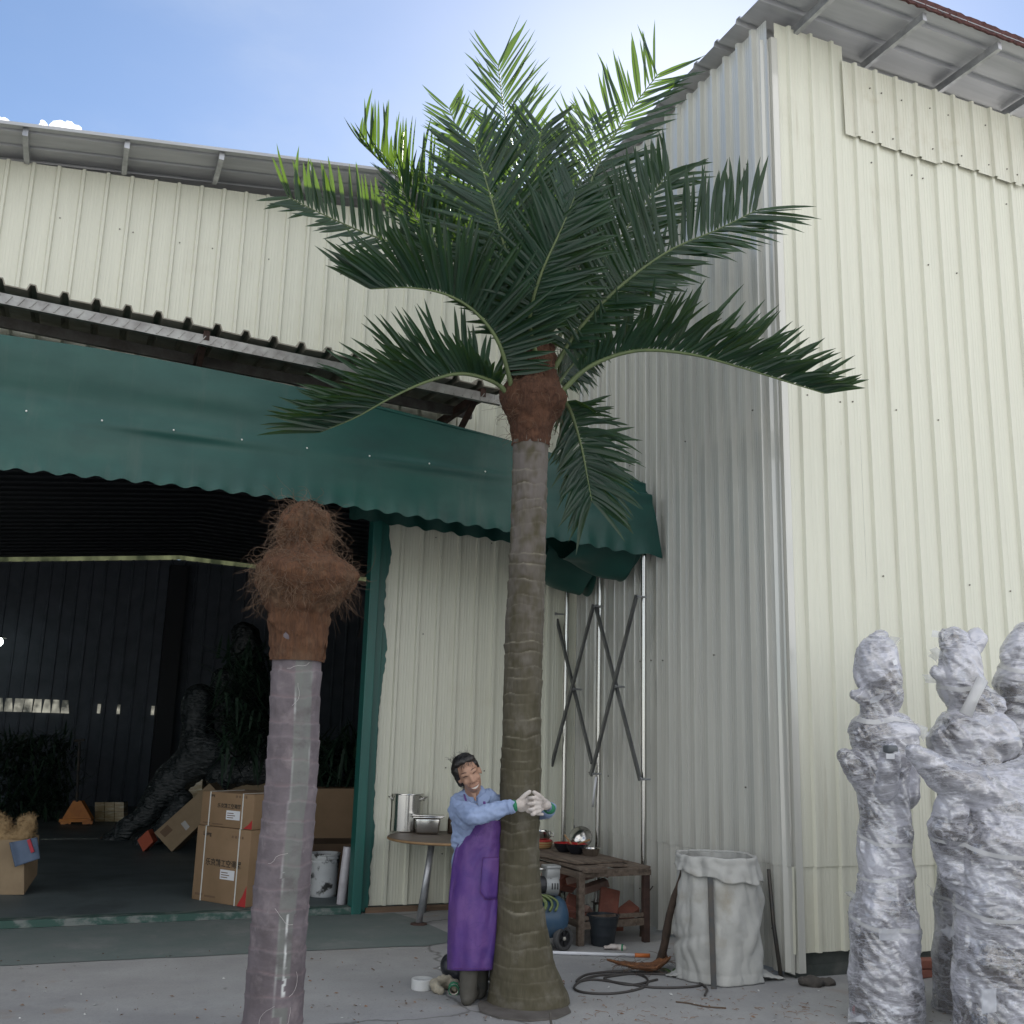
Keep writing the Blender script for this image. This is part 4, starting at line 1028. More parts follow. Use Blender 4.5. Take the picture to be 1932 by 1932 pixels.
# gloves
def glove(name, palm, fingers, thumb, pr, cuffseg, flat):
    b = MB(); a, c = palm; ax_ = (c - a).normalized()
    sdv = ax_.cross(flat).normalized(); R = Matrix((ax_, sdv, flat)).transposed()
    b.ell((a + c) / 2, ((c - a).length / 2 + .022, pr, .021), R, 18)
    b.capsule(a - ax_ * .012, a + ax_ * .02, .029, .03)
    for chain, r0 in fingers:
        for i in range(len(chain) - 1): b.capsule(chain[i], chain[i + 1], r0 * (1 - .06 * i), r0 * (1 - .06 * (i + 1)), 10)
    for i in range(len(thumb) - 1): b.capsule(thumb[i], thumb[i + 1], .0155 - .0015 * i, .014 - .0015 * i, 10)
    g_ = remesh(b, .0042, 2, .5, lambda p, n: p + n * (.0014 * noise.noise(p * 90)))
    o = g_.build(name, glovem, body, True)
    b = MB(); b.tube(cuffseg, [.033, .036, .034], 16, False); b.build("cuff_band", greencuff, o, True).modifiers.new("thick", 'SOLIDIFY').thickness = .004
    return o
# near hand: reaches round the front of the trunk, fingers spread under the other hand
p0, p1 = Wp(977, 1519, -.275), Wp(993, 1517, -.265)
fg = []
for k in range(4):
    y0 = 1506 + 8.0 * k
    fg.append(([Wp(996, y0, -.262), Wp(1007, y0 + .5 + k, -.25), Wp(1016, y0 + 1 + 1.5 * k, -.228), Wp(1023, y0 + 2 + 1.5 * k, -.20)], .0125))
glove("glove", (p0, p1), fg, [Wp(983, 1508, -.28), Wp(992, 1499, -.285), Wp(999, 1494, -.285)], .046, [Wp(967, 1521, -.28), Wp(970.5, 1520.5, -.28), Wp(973.5, 1520, -.278)], TC)
# far hand: comes from behind and laps over it
p0, p1 = Wp(1030, 1519, -.16), Wp(1016, 1519, -.25)
fg = []
for k in range(4):
    yt = (1505, 1516, 1527, 1536)[k]; yb = 1508 + 7.6 * k; xt = (1001, 998, 999, 1004)[k]
    fg.append(([Wp(1018, yb, -.265), Wp(1010, (yb + yt) / 2 - .5, -.298), Wp((xt + 1010) / 2, yt, -.308), Wp(xt, yt + .5, -.30)], .0135))
glove("glove", (p0, p1), fg, [Wp(1024, 1508, -.24), Wp(1016, 1500, -.285), Wp(1008, 1495, -.295)], .047, [Wp(1039, 1526, -.08), Wp(1036, 1525, -.11), Wp(1033, 1523, -.135)], TC)
# ================================================================== round table and what stands on it
TZ = .70; TCN = Vector((3.30, 9.00, 0)); TR = .55
t = thing("round_table", "round brown-topped wooden table with slanting grey metal legs beside the green door frame", "table", TCN)
b = MB(); b.lathe([(0, .672), (TR - .012, .672), (TR, .678), (TR, .694), (TR - .006, .70), (0, .70)], TCN, 72)
b.build("table_top", mat("worn_table_top", (.165, .125, .095), .55, col2=(.11, .085, .068), ns=5, stretch=(1, 6, 1), bump=.1), t, True, angle=40)
b = MB(); b.lathe([(TR + .001, .676), (TR + .004, .678), (TR + .004, .693), (TR + .001, .695)], TCN, 72); b.build("table_edge", mat("plywood_edge", (.36, .23, .11), .6, col2=(.26, .16, .08), ns=9), t, True)
for top, bot in ((Vector((3.08, 8.83, .675)), ground(790, 1745)), (Vector((3.18, 9.12, .675)), ground(798, 1728) + Vector((.06, .18, 0))), (Vector((3.55, 8.9, .675)), Vector((3.72, 8.72, 0)))):
    b = MB(); b.tube([top, Vector((bot.x, bot.y, .01))], .028, 16); b.build("leg", galv, t, True)
bot = ground(790, 1745); b = MB(); b.lathe([(0, .004), (.075, .004), (.07, .014), (.03, .02), (0, .02)], (bot.x, bot.y, 0), 10); b.build("foot_plate", rustbeam, t)
pot = thing("stock_pot", "tall stainless steel stock pot with side handles on the round table", "pot", (0, 0, 0))
def place(px, py, z): return ground(px, py, z)
pc = place(766, 1568, .702); pot.location = pc; WT[pot] = pc
R_ = .148; Hh = .33
b = MB(); b.lathe([(0, 0), (R_ - .008, 0), (R_, .008), (R_, Hh), (R_ + .008, Hh + .004), (R_ + .006, Hh + .010), (R_ - .004, Hh + .006), (R_ - .006, .02), (0, .015)], pc, 48); b.build("pot_body", chrome, pot, True, angle=35)
for sgn in (-1, 1):
    d = (RC * sgn - HF * .25).normalized(); d.z = 0; d.normalize(); sd = Vector((-d.y, d.x, 0)); base = pc + d * (R_ + .0) + Vector((0, 0, Hh - .035))
    b = MB(); b.tube([base + sd * .045 + Vector((0, 0, -.02)), base + sd * .045, base + sd * .04 + d * .035 + Vector((0, 0, .018)), base - sd * .04 + d * .035 + Vector((0, 0, .018)), base - sd * .045, base - sd * .045 + Vector((0, 0, -.02))], .0055, 8); b.build("pot_handle", chrome, pot, True)
pn = place(806, 1573, .702); pan = thing("steam_pan", "rectangular stainless steel pan with a flat lid in front of the stock pot", "pan", pn)
rz = Matrix.Rotation(radians(-18), 3, 'Z')
bm_ = MB(); bm_.bbox(pn + Vector((0, 0, .072)), (.235, .17, .14), rz, bev=.022, seg=3)
for v in bm_.v: 
    k = .86 + .14 * (v.z - pn.z) / .14; v.x = pn.x + (v.x - pn.x) * k; v.y = pn.y + (v.y - pn.y) * k
bm_.build("pan_body", chrome, pan, True, angle=30)
b = MB(); b.bbox(pn + Vector((0, 0, .148)), (.27, .20, .014), rz, bev=.005); b.bbox(pn + Vector((0.005, 0, .162)), (.29, .21, .012), rz @ Matrix.Rotation(radians(1.5), 3, 'Y'), bev=.005); b.build("lid", chrome, pan, True, angle=30)
bc = place(812, 1553, .702); bt = thing("water_bottle", "clear plastic bottle with blue label and blue cap behind the steel pan", "bottle", bc)
petm = mat("clear_plastic", (.75, .8, .82), .08, spec=.5); bsdf(petm).inputs['Transmission Weight'].default_value = .75; bsdf(petm).inputs['IOR'].default_value = 1.15
b = MB(); b.lathe([(0, 0), (.034, 0), (.04, .01), (.04, .09), (.038, .095), (.04, .10), (.04, .19), (.036, .225), (.018, .262), (.0145, .275), (.0145, .285), (0, .286)], bc, 24); b.build("bottle_body", petm, bt, True)
b = MB(); b.lathe([(.0408, .098), (.0412, .10), (.0412, .158), (.0408, .16)], bc, 24); b.build("bottle_label", mat("blue_label", (.012, .05, .33), .4), bt, True)
d = (EYE - bc); d.z = 0; d.normalize(); b = MB(); sd = Vector((d.y, -d.x, 0)); pp = bc + d * .0425
b.tube([pp - sd * -.012 + Vector((0, 0, .112)), pp + Vector((0, 0, .128)) + sd * .004, pp - sd * .012 + Vector((0, 0, .15))], .004, 5); b.tube([pp + sd * .014 + Vector((0, 0, .112)), pp + sd * .006 + Vector((0, 0, .145))], .003, 5); b.build("label_print", mat("orange_print", (.6, .12, .05), .5), bt)
b = MB(); b.lathe([(0, .307), (.014, .307), (.016, .303), (.016, .283), (.017, .28)], bc, 16); b.tube([bc + Vector((.014, 0, .285)), bc + Vector((.04, 0, .29)), bc + Vector((.055, .01, .278)), bc + Vector((.04, .01, .275)), bc + Vector((.014, .01, .277))], .0028, 6); b.build("bottle_cap", mat("blue_cap", (.015, .05, .30), .4), bt, True)
tc_ = place(851, 1572, .702); th = thing("dark_flask", "dark bottle with black cap half hidden behind the woman on the round table", "flask", tc_)
b = MB(); b.lathe([(0, 0), (.033, 0), (.036, .01), (.036, .12), (.028, .145), (.017, .155)], tc_, 24); b.build("flask_body", mat("brown_dark_glass", (.045, .03, .022), .15), th, True)
b = MB(); b.lathe([(.018, .153), (.02, .155), (.02, .178), (.0, .18)], tc_, 16); b.build("flask_cap", blackm, th, True)

# ================================================================== workbench against the side wall
BZ = .60; X0, X1, Y0, Y1 = 3.90, 4.555, 7.62, 9.3
t = thing("workbench", "rough brown wooden workbench with loose boards on top against the ribbed side wall", "workbench", (4.2, 8.3, 0))
wood = mat("grey_brown_wood", (.19, .145, .11), .85, col2=(.085, .062, .047), ns=5, stretch=(6, .5, 6), bump=.25, bs=8, bstretch=(10, 1, 10), col3=(.19, .155, .125), ns3=6, lo3=.55, hi3=.75)
for i, (x, y) in enumerate(((X0 + .03, Y0 + .03), (X1 - .03, Y0 + .03), (X0 + .03, Y1), (X1 - .03, Y1))):
    b = MB(); b.bbox((x, y, BZ / 2 - .02), (.055, .05, BZ - .04), bev=.005); b.build("leg", wood if i != 1 else rustbeam, t)
b = MB()
b.beam((X0, Y0 + .02, BZ - .065), (X1, Y0 + .02, BZ - .06), .05, .045); b.beam((X0 + .02, Y0 + .05, BZ - .07), (X0 + .02, Y1, BZ - .07), .05, .05); b.beam((X1 - .02, Y0 + .05, BZ - .07), (X1 - .02, Y1, BZ - .07), .05, .05)
b.beam((X0 + .055, Y0 + .025, .150), (X1 - .055, Y0 + .025, .160), .03, .055); b.beam((X0 + .055, Y0 + .028, .205), (X1 - .055, Y0 + .028, .212), .025, .03); b.beam((X0 + .02, Y0 + .06, .16), (X0 + .02, Y1, .16), .03, .05)
b.build("frame", wood, t)
for i, (a, c, wd, th_) in enumerate((((4.02, 7.60, .578), (4.02, 9.3, .585), .25, .018), ((4.26, 7.70, .585), (4.29, 9.3, .59), .24, .016), ((4.47, 7.63, .575), (4.47, 9.3, .578), .18, .02), ((4.20, 7.78, .603), (4.02, 9.1, .606), .52, .012), ((3.93, 7.58, .567), (4.20, 7.66, .556), .06, .022), ((4.1, 7.66, .558), (4.5, 7.63, .572), .05, .014))):
    b = MB(); b.beam(a, c, wd, th_); b.build("board", wood, t)
TB = .613
def lathe_thing(name, label, cat, px, py, z, prof, mt, n=36, part=None, group=None):
    c = place(px, py, z); o = MB().lathe(prof, c, n).build(name, mt, None, True, angle=40); 
    return tag(o, label, cat, group), c
bc2 = place(1020, 1600, TB)
sbowl = thing("enamel_basin", "orange and cream striped basin with red dish on the workbench beside the trunk", "basin", bc2)
b = MB(); b.lathe([(0, 0), (.075, 0), (.095, .012), (.112, .055), (.115, .06), (.108, .058), (.09, .02), (0, .012)], bc2, 40)
stripe = mat("striped_enamel", (.50, .30, .13), .4)
_n, _l = stripe.node_tree.nodes, stripe.node_tree.links.new
_tc = _n.new("ShaderNodeTexCoord"); _sx = _n.new("ShaderNodeSeparateXYZ"); _l(_tc.outputs['Object'], _sx.inputs[0])
_m = _n.new("ShaderNodeMath"); _m.operation = 'MULTIPLY'; _m.inputs[1].default_value = 310; _l(_sx.outputs['Z'], _m.inputs[0]); _s = _n.new("ShaderNodeMath"); _s.operation = 'SINE'; _l(_m.outputs[0], _s.inputs[0])
_r = _n.new("ShaderNodeValToRGB"); _r.color_ramp.elements[0].position = .45; _r.color_ramp.elements[0].color = (.50, .36, .18, 1); _r.color_ramp.elements[1].position = .55; _r.color_ramp.elements[1].color = (.42, .14, .05, 1); _l(_s.outputs[0], _r.inputs[0]); _l(_r.outputs[0], bsdf(stripe).inputs['Base Color'])
b.build("basin_body", stripe, sbowl, True)
b = MB(); b.lathe([(0, .064), (.10, .061), (.106, .066), (.10, .075), (.0, .082)], bc2, 36); b.build("red_dish", mat("red_enamel", (.36, .03, .025), .35), sbowl, True)
sp = bc2 + Vector((0, 0, .084)); spo = thing("saucepan", "small steel pan with loop handle stacked on the striped basin", "saucepan", sp)
b = MB(); b.lathe([(0, 0), (.08, 0), (.085, .008), (.088, .062), (.094, .066), (.088, .068), (.082, .06), (.08, .01), (0, .008)], sp, 36); b.build("pan_body", chrome, spo, True, angle=40)
d = Vector((RC.x, RC.y, 0)).normalized(); b = MB(); b.tube([sp + d * .085 + Vector((0, 0, .05)), sp + d * .115 + Vector((0, 0, .048)), sp + d * .112 + Vector((0, 0, .022)), sp + d * .085 + Vector((0, 0, .016))], .005, 8); b.build("handle", chrome, spo, True)
blk = mat("black_melamine", (.012, .013, .018), .25); redin = mat("red_melamine", (.42, .018, .02), .3)
def melbowl(px, py, z, r, h, label, tilt=0):
    c = place(px, py, z); o = thing("melamine_bowl", label, "bowl", c, "black and red bowls on the workbench")
    b = MB(); b.lathe([(0, 0), (r * .5, 0), (r * .55, h * .08), (r * .85, h * .5), (r, h)], c, 40); b.build("outer_shell", blk, o, True)
    b = MB(); b.lathe([(r, h), (r * .97, h + .002), (r * .80, h * .5), (r * .5, h * .14), (0, h * .1)], c, 40); b.build("inner_glaze", redin, o, True)
    return c
melbowl(1064, 1607, TB, .095, .075, "black bowl with red inside, left of the pair on the workbench")
mc = melbowl(1087, 1611, TB, .095, .085, "black bowl with red inside holding wooden chopsticks, in front of the leaning steel basin")
for i, (a, c) in enumerate(((Vector((-.02, .0, .05)), Vector((-.09, .05, .155))), (Vector((.0, -.03, .085)), Vector((.135, .01, .112))))):
    b = MB(); b.tube([mc + a, mc + c], [.0065, .009], 6); o = tag(b.build("wooden_spoon", mat("bamboo", (.36, .22, .11), .6) if i == 0 else bpy.data.materials["bamboo"]), ("wooden spoon standing up inside the black bowl", "wooden spoon lying across the rim of the black bowl")[i], "spoon", "wooden spoons in the bowl")
lc = place(1097, 1600, TB) + Vector((0, .02, .092))
rotl = Matrix.Rotation(radians(-62), 3, 'X'); rotl = Matrix.Rotation(radians(-35), 3, 'Z') @ Matrix.Rotation(radians(60), 3, 'X')
tag(MB().lathe([(0, .05), (.035, .048), (.075, .032), (.10, .004), (.108, 0), (.10, -.003), (.07, .024), (0, .042)], lc, 40, rot=rotl).build("steel_basin", chrome, None, True), "shiny round steel basin leaning upright behind the black bowl on the workbench", "basin")
lathe_thing("steel_bowl", "small plain steel bowl nearest the front edge of the workbench", "bowl", 1114, 1614, TB, [(0, 0), (.06, 0), (.064, .006), (.083, .058), (.09, .062), (.081, .058), (.06, .010), (0, .008)], chrome)

# ================================================================== bricks, bucket, compressor below the bench
brick1 = mat("red_brick", (.24, .085, .058), .9, col2=(.18, .07, .05), ns=9, bump=.4, bs=30, col3=(.30, .15, .11), ns3=6, lo3=.55, hi3=.8)
brick2 = mat("dusty_brick", (.26, .17, .135), .9, col2=(.20, .12, .095), ns=9, bump=.4, bs=30, col3=(.33, .27, .23), ns3=7, lo3=.5, hi3=.75)
BR = [((4.02, 8.12, .14), (8, 4, 12), 0, "red brick lying flat at the foot of the brick heap under the workbench"), ((4.30, 7.86, .27), (62, 12, -18), 0, "large red brick standing on end in the middle of the workbench frame"),
      ((4.16, 7.95, .17), (14, 40, 30), 1, "dark dusty brick slanting beside the upright red brick"), ((4.10, 8.12, .24), (20, -15, 60), 0, "red brick behind the slanting dusty brick"),
      ((4.26, 8.05, .38), (4, -16, -8), 1, "long pale dusty brick lying across the heap above the upright brick"), ((4.16, 8.12, .45), (8, -14, -24), 1, "pale brick resting on the long dusty one"),
      ((4.34, 8.15, .50), (10, 20, 30), 0, "orange-red brick on top of the heap at the right"), ((4.06, 8.2, .47), (15, -32, 10), 0, "orange-red brick near the top of the heap by the compressor head"),
      ((4.47, 7.85, .20), (28, -26, 10), 0, "broken red brick alone at the right end of the workbench frame"), ((3.99, 7.88, .19), (0, 8, 5), 0, "red brick lying low behind the front leg of the workbench"),
      ((4.24, 8.3, .52), (0, 5, 20), 1, "dusty brick at the back of the heap under the bench top"), ((4.12, 8.25, .36), (12, 20, 75), 0, "red brick tilted in the dark middle of the heap behind the compressor head"), ((4.0, 8.32, .58 - .1), (0, -20, 40), 1, "greyish brick jammed high at the left of the heap under the boards"), ((4.36, 7.98, .07), (0, 4, 8), 0, "red brick on the floor behind the black bucket")]
for k, (c, e, mi, lab) in enumerate(BR):
    R3 = (Matrix.Rotation(radians(e[2]), 3, 'Z') @ Matrix.Rotation(radians(e[1]), 3, 'Y') @ Matrix.Rotation(radians(e[0]), 3, 'X'))
    sz = (.24, .115, .055) if k not in (1, 8) else ((.16, .24, .05) if k == 1 else (.17, .12, .07))
    b = MB(); b.bbox(c, sz, R3, bev=.006); 
    for v in b.v: v += Vector((noise.noise(v * 20), noise.noise(v * 23), noise.noise(v * 19))) * .006
    tag(b.build("brick", (brick1, brick2)[mi]), lab, "brick", "bricks heaped under the workbench")
b = MB(); b.add([(4.0, 8.5, .03), (4.5, 8.5, .03), (4.5, 8.62, .5), (4.0, 8.62, .5)], [(0, 1, 2, 3)])
bk = ground(1137, 1783); bko = thing("black_bucket", "small black plastic bucket on the ground in front of the workbench", "bucket", bk)
b = MB(); b.lathe([(0, .004), (.088, .004), (.092, .01), (.106, .13), (.109, .135), (.109, .15), (.115, .155), (.125, .215), (.131, .218), (.131, .228), (.122, .228), (.112, .15), (.09, .02), (0, .015)], bk, 36); b.build("bucket_body", mat("navy_black_plastic", (.014, .02, .028), .45, col2=(.03, .036, .042), ns=7), bko, True, angle=40)
CW = ground(1065, 1796); cc0 = Vector((CW.x - .05, CW.y + .14, 0))
cmp_ = thing("air_compressor", "blue tank air compressor with grey twin motor head and black spoked wheel beside the trunk", "compressor", cc0)
ax = Vector((.985, -.17, 0)).normalized()
b = MB(); rotc = Vector((0, 0, 1)).rotation_difference(ax).to_matrix()
b.lathe([(0, -.62), (.06, -.615), (.12, -.59), (.15, -.55), (.155, -.52), (.155, .02), (.15, .06), (.12, .10), (.06, .125), (0, .13)], cc0 + Vector((0, 0, .235)), 40, rot=rotc)
b.build("tank", mat("blue_tank_paint", (.035, .085, .15), .42, col2=(.05, .10, .165), ns=5, bump=.05, col3=(.09, .12, .15), ns3=5, lo3=.58, hi3=.8), cmp_, True)
b = MB(); wrot = Vector((0, 0, 1)).rotation_difference(Vector((.30, -.95, 0)).normalized()).to_matrix(); wc = Vector((CW.x, CW.y + .03, .092))
b.lathe([(.060, -.02), (.080, -.024), (.091, -.016), (.092, 0), (.091, .016), (.080, .024), (.060, .02), (.060, -.02)], wc, 36, rot=wrot)
wh = b.build("wheel", mat("tyre_rubber", (.045, .045, .047), .7, col2=(.07, .07, .07), ns=10), cmp_, True, angle=40)
b = MB(); b.lathe([(0, .004), (.062, .004), (.062, -.006), (0, -.006)], wc, 30, rot=wrot)
for k in range(6):
    a = k * pi / 3; p = wrot @ Vector((cos(a), sin(a), 0)); b.beam(wc + p * .016 + wrot @ Vector((0, 0, .010)), wc + p * .06 + wrot @ Vector((0, 0, .010)), .016, .012, wrot @ Vector((0, 0, 1)))
b.build("rim", blackm, wh)
b = MB(); b.lathe([(0, .026), (.010, .026), (.014, .020), (.014, .0), (0, 0)], wc, 16, rot=wrot); b.build("hub_cap", mat("pale_hub", (.45, .43, .38), .5), wh, True)
b = MB(); mz = .47; my = cc0 + Vector((-.10, 0, mz))
b.lathe([(0, -.10), (.062, -.10), (.066, -.095), (.066, .095), (.062, .10), (0, .10)], my, 28, rot=rotc); b.bbox(my + Vector((.0, 0, -.07)), (.22, .10, .03), bev=.006)
b.build("motor", mat("dark_motor_windings", (.035, .036, .04), .45, .3), cmp_, True, angle=40)
silv = mat("cast_grey_aluminium", (.36, .37, .37), .45, .35, col2=(.30, .31, .31), ns=9)
for s_ in (.085, -.12):
    b = MB(); b.lathe([(0, -.05), (.078, -.05), (.082, -.044), (.082, .044), (.078, .05), (0, .05)], my + ax * s_, 28, rot=rotc); b.bbox(my + ax * s_ + Vector((0, 0, .085)), (.115, .11, .085), bev=.012)
    for k in range(3): b.box(my + ax * (s_ - .025 + k * .022) + Vector((.0, -.083, .0)), (.007, .01, .045), mi=1)
    b.box(my + ax * s_ + Vector((0, -.057, .05)), (.065, .004, .012), mi=1)
    b.bbox(my + ax * s_ + Vector((0, 0, .135)), (.125, .118, .028), bev=.01); b.build("cylinder_head", [silv, blackm], cmp_, True, angle=35)
b = MB(); b.tube([my + ax * .05 + Vector((0, -.03, .12)), my - ax * .07 + Vector((0, -.03, .12))], .010, 8); b.build("pressure_pipe", chrome, cmp_, True)
b = MB(); hz = cc0 + Vector((-.06, 0, .235)); hose = mat("yellow_green_hose", (.13, .17, .06), .45)
for k in range(8):
    o_ = -.17 + .024 * k; pts = []
    for j in range(15):
        a = radians(22 + 78 * j / 14); pts.append(hz + ax * (o_ + .05 * sin(j * .35) + .016 * (k % 2) - .05 * j / 14) + Vector((0, -cos(a), sin(a))) * (.168 + .006 * (k % 3)))
    b.tube(pts, .009, 7)
tag(b.build("hose_coil", hose, None, True), "coiled yellow-green air hose draped over the blue compressor tank", "hose")
gp = my + ax * -.12 + Vector((0, -.0, .165)); b = MB(); b.ell(gp, (.055, .045, .02)); 
for k in range(4): b.capsule(gp + Vector((-.03 + .02 * k, -.03, .0)), gp + Vector((-.035 + .025 * k, -.075, -.012)), .009)
tag(remesh(b, .005, 3).build("work_glove", glovem, None, True), "white cotton glove lying on top of the compressor head", "glove", "spare white gloves")
# pole and glove on the ground
a, c = ground(1030, 1801), ground(1226, 1807); a = a + (a - c).normalized() * .25
pl = thing("broom_pole", "long white metal pole with orange end lying on the concrete behind the trunk", "pole", (a.x, a.y, 0))
b = MB(); k = .89; e = a.lerp(c, k); b.tube([a + Vector((0, 0, .015)), e + Vector((0, 0, .015))], .0125, 12); b.build("shaft", whitep, pl, True)
b = MB(); b.tube([e + Vector((0, 0, .015)), c + Vector((0, 0, .015))], [.0145, .0155], 12); b.build("orange_grip", mat("orange_plastic", (.55, .16, .04), .5), pl, True)
def rag_glove(c, ang, label, s=1, band=True):
    o = thing("work_glove", label, "glove", (c.x, c.y, 0), "spare white gloves"); R3 = Matrix.Rotation(ang, 3, 'Z'); b = MB()
    P = lambda x, y, z: c + R3 @ (Vector((x, y, z)) * s)
    b.ell(P(0, 0, .028), (.055 * s, .045 * s, .026 * s), R3); b.capsule(P(-.04, 0, .025), P(-.09, .01, .022), .028 * s, .03 * s)
    for k in range(4): b.capsule(P(.04, -.03 + .02 * k, .022), P(.085, -.04 + .026 * k, .014 + .01 * (k % 2)), .012 * s)
    b.capsule(P(.01, -.04, .02), P(.05, -.07, .016), .012 * s)
    remesh(b, .006, 3, .5, lambda p, n: p + n * .004 * noise.noise(p * 60)).build("glove_fabric", glovem, o, True)
    if band: MB().tube([P(-.075, .006, .022), P(-.092, .01, .022)], .033 * s, 14, False).build("cuff_band", greencuff, o, True)
rag_glove(ground(1158, 1792), 2.7, "white glove with green cuff dropped beside the black bucket", .8)

# ================================================================== things at the woman's feet
c = ground(796, 1866); tp = thing("tape_roll", "thick roll of white tape lying flat on the concrete left of the woman", "tape roll", c)
b = MB(); b.lathe([(.0, .06), (.03, .06), (.036, .064), (.066, .064), (.069, .061), (.069, .003), (.066, 0), (0, 0)], c, 40); b.build("tape", mat("white_tape", (.62, .63, .63), .5, col2=(.55, .55, .53), ns=6), tp, True, angle=40)
c = ground(840, 1872); gg = thing("crumpled_glove_pair", "crumpled pair of dirty white gloves with green cuff by the woman's boots", "gloves", c)
b = MB(); q = random.Random(5)
arc = [(-.065, .01), (-.055, .05), (-.01, .07), (.04, .055), (.065, .01), (.05, -.035)]
for i in range(5):
    b.capsule(c + Vector((arc[i][0], arc[i][1], .04)), c + Vector((arc[i + 1][0], arc[i + 1][1], .038)), .034, .032)
b.capsule(c + Vector((-.06, .0, .03)), c + Vector((-.045, -.05, .02)), .028, .022); b.capsule(c + Vector((-.02, .06, .06)), c + Vector((.03, .04, .065)), .028)
remesh(b, .007, 2, .5, lambda p, n: p + n * (.010 * noise.noise(p * 28) + .005 * noise.noise(p * 70))).build("glove_fabric", mat("soiled_cotton", (.44, .40, .31), .95, col2=(.25, .22, .17), ns=12, bump=.5, bs=50), gg, True)
b = MB(); b.tube([c + Vector((.048, -.028, .034)), c + Vector((.035, -.058, .03))], [.036, .034], 14, False); b.tube([c + Vector((.030, -.075, .028)), c + Vector((.022, -.09, .026))], [.034, .033], 14, False); b.build("cuff_band", greencuff, gg, True).modifiers.new("thick", 'SOLIDIFY').thickness = .004
b = MB(); b.tube([c + Vector((.040, -.048, .032)), c + Vector((.028, -.08, .028))], [.031, .031], 14, False); b.build("cuff", glovem, gg, True).modifiers.new("thick", 'SOLIDIFY').thickness = .004
c = ground(885, 1862) + HF * .16; b = MB()
for a, bb, r1 in ((Vector((-.13, .02, .09)), Vector((-.10, -.02, .05)), .075), (Vector((-.10, -.02, .05)), Vector((.02, .0, .04)), .05), (Vector((.02, 0, .04)), Vector((.17, .0, .03)), .04), (Vector((-.12, .05, .10)), Vector((.0, .08, .07)), .07), (Vector((.0, .08, .07)), Vector((.18, .05, .05)), .05)): b.capsule(c + a, c + bb, r1, r1 * .8)
tag(remesh(b, .009, 3, .5, lambda p, n: p + n * (.012 * noise.noise(p * 14))).build("black_bag", mat("black_rubber", (.014, .016, .022), .45, col2=(.022, .024, .03), ns=6, bump=.3, bs=14), None, True), "limp black plastic bag on the ground behind the woman's boots", "bag")

# ================================================================== woven sack on its posts
SC = ground(1363, 1850); SC = Vector((4.20, 6.26, 0))
l0 = ground(1283, 1852); r0 = ground(1452, 1862)
sackc = (l0 + r0) / 2 + HF * .20; sackc.z = 0
sackm = mat("woven_sack_fabric", (.48, .48, .455), .85, col2=(.40, .40, .38), ns=4, nd=7, bump=.45, bs=6, bdist=.03, col3=(.32, .29, .23), ns3=4.5, lo3=.55, hi3=.8)
SK = thing("woven_sack", "large upright white woven sack with turned-down rim standing between thin posts by the shed corner", "sack", sackc)
H_ = .80
sd = Vector((RC.x, RC.y, 0)).normalized()
def sackp(u, v):
    a = 2 * pi * u
    z = H_ * v
    r = .262 + .040 * sin(min(1, v * 1.05) * pi) ** .8 - .01 * v
    if v < .08: r += .02 * (1 - v / .08)
    f = .026 * noise.noise(Vector((cos(a) * 1.6, sin(a) * 1.6, z * 3))) + .024 * noise.noise(Vector((cos(a) * 3.5, sin(a) * 3.5, z * 5 + 3))) + .024 * abs(noise.noise(Vector((cos(a) * 4 + z * 4, sin(a) * 4, z * 6)))) 
    f += .010 * sin(a * 15 + 2 * noise.noise(Vector((a, z * 2, 0)))) * max(0, v - .55) * 1.4
    f += -.030 * exp(-((z - .30 - .08 * cos(a + 1)) / .03) ** 2) * max(0, cos(a - math.atan2(sd.y, sd.x) - pi + .3))
    p = Vector((cos(a), sin(a), 0)) * (r + f)
    return sackc + p * 1.0 + Vector((0, 0, z + .005 + .012 * noise.noise(Vector((cos(a) * 2, sin(a) * 2, 5))) * v))
b = MB(); b.grid(sackp, 150, 90, closeu=True)
b.build("sack_body", sackm, SK, True).modifiers.new("thick", 'SOLIDIFY').thickness = -.003
def rim(u, v):
    a = 2 * pi * u; ang = a - math.atan2(sd.y, sd.x)
    base = sackp(u, 1.0); out_ = Vector((cos(a), sin(a), 0))
    ln = .115 + .035 * cos(ang) - .02 * sin(ang) + .008 * sin(a * 9)
    t = v
    if t < .2: k = t / .2; return base + out_ * (.018 * sin(k * pi / 2)) + Vector((0, 0, .012 * sin(k * pi)))
    k = (t - .2) / .8
    return sackp(u, 1.0 - ln * k / H_) + out_ * (.020 + .010 * k + .006 * sin(a * 21 + 3 * noise.noise(Vector((a * 2, k, 0)))) * k + .008 * noise.noise(Vector((cos(a) * 5, sin(a) * 5, k * 3))))
b = MB(); b.grid(rim, 200, 18, closeu=True); b.build("turned_rim", sackm, SK, True).modifiers.new("thick", 'SOLIDIFY').thickness = .003
for sg, L_ in ((1, .20), (-1, .12)):
    b = MB(); b.grid(lambda u, v: sackc + sd * sg * (.25 + L_ * u) - HF * (.02 + (.10 - .08 * u) * (v - .5) * 2) + Vector((0, 0, .008 + .07 * (1 - u) ** 2 * (1 - abs(v - .5)) + .018 * abs(noise.noise(Vector((u * 4, v * 5, sg)))) + .02 * sin(v * pi) * (1 - u))), 14, 12); b.build("trailing_corner", sackm, SK, True).modifiers.new("thick", 'SOLIDIFY').thickness = .003
b = MB(); b.lathe([(0, .42), (.24, .44), (.25, .5)], sackc, 24); b.build("inner_shadow_liner", sackm, SK, True) if False else None
p0 = onH(1341, 1655, sackc.dot(HF) - .30); p1 = ground(1347, 1866); p1.z = 0
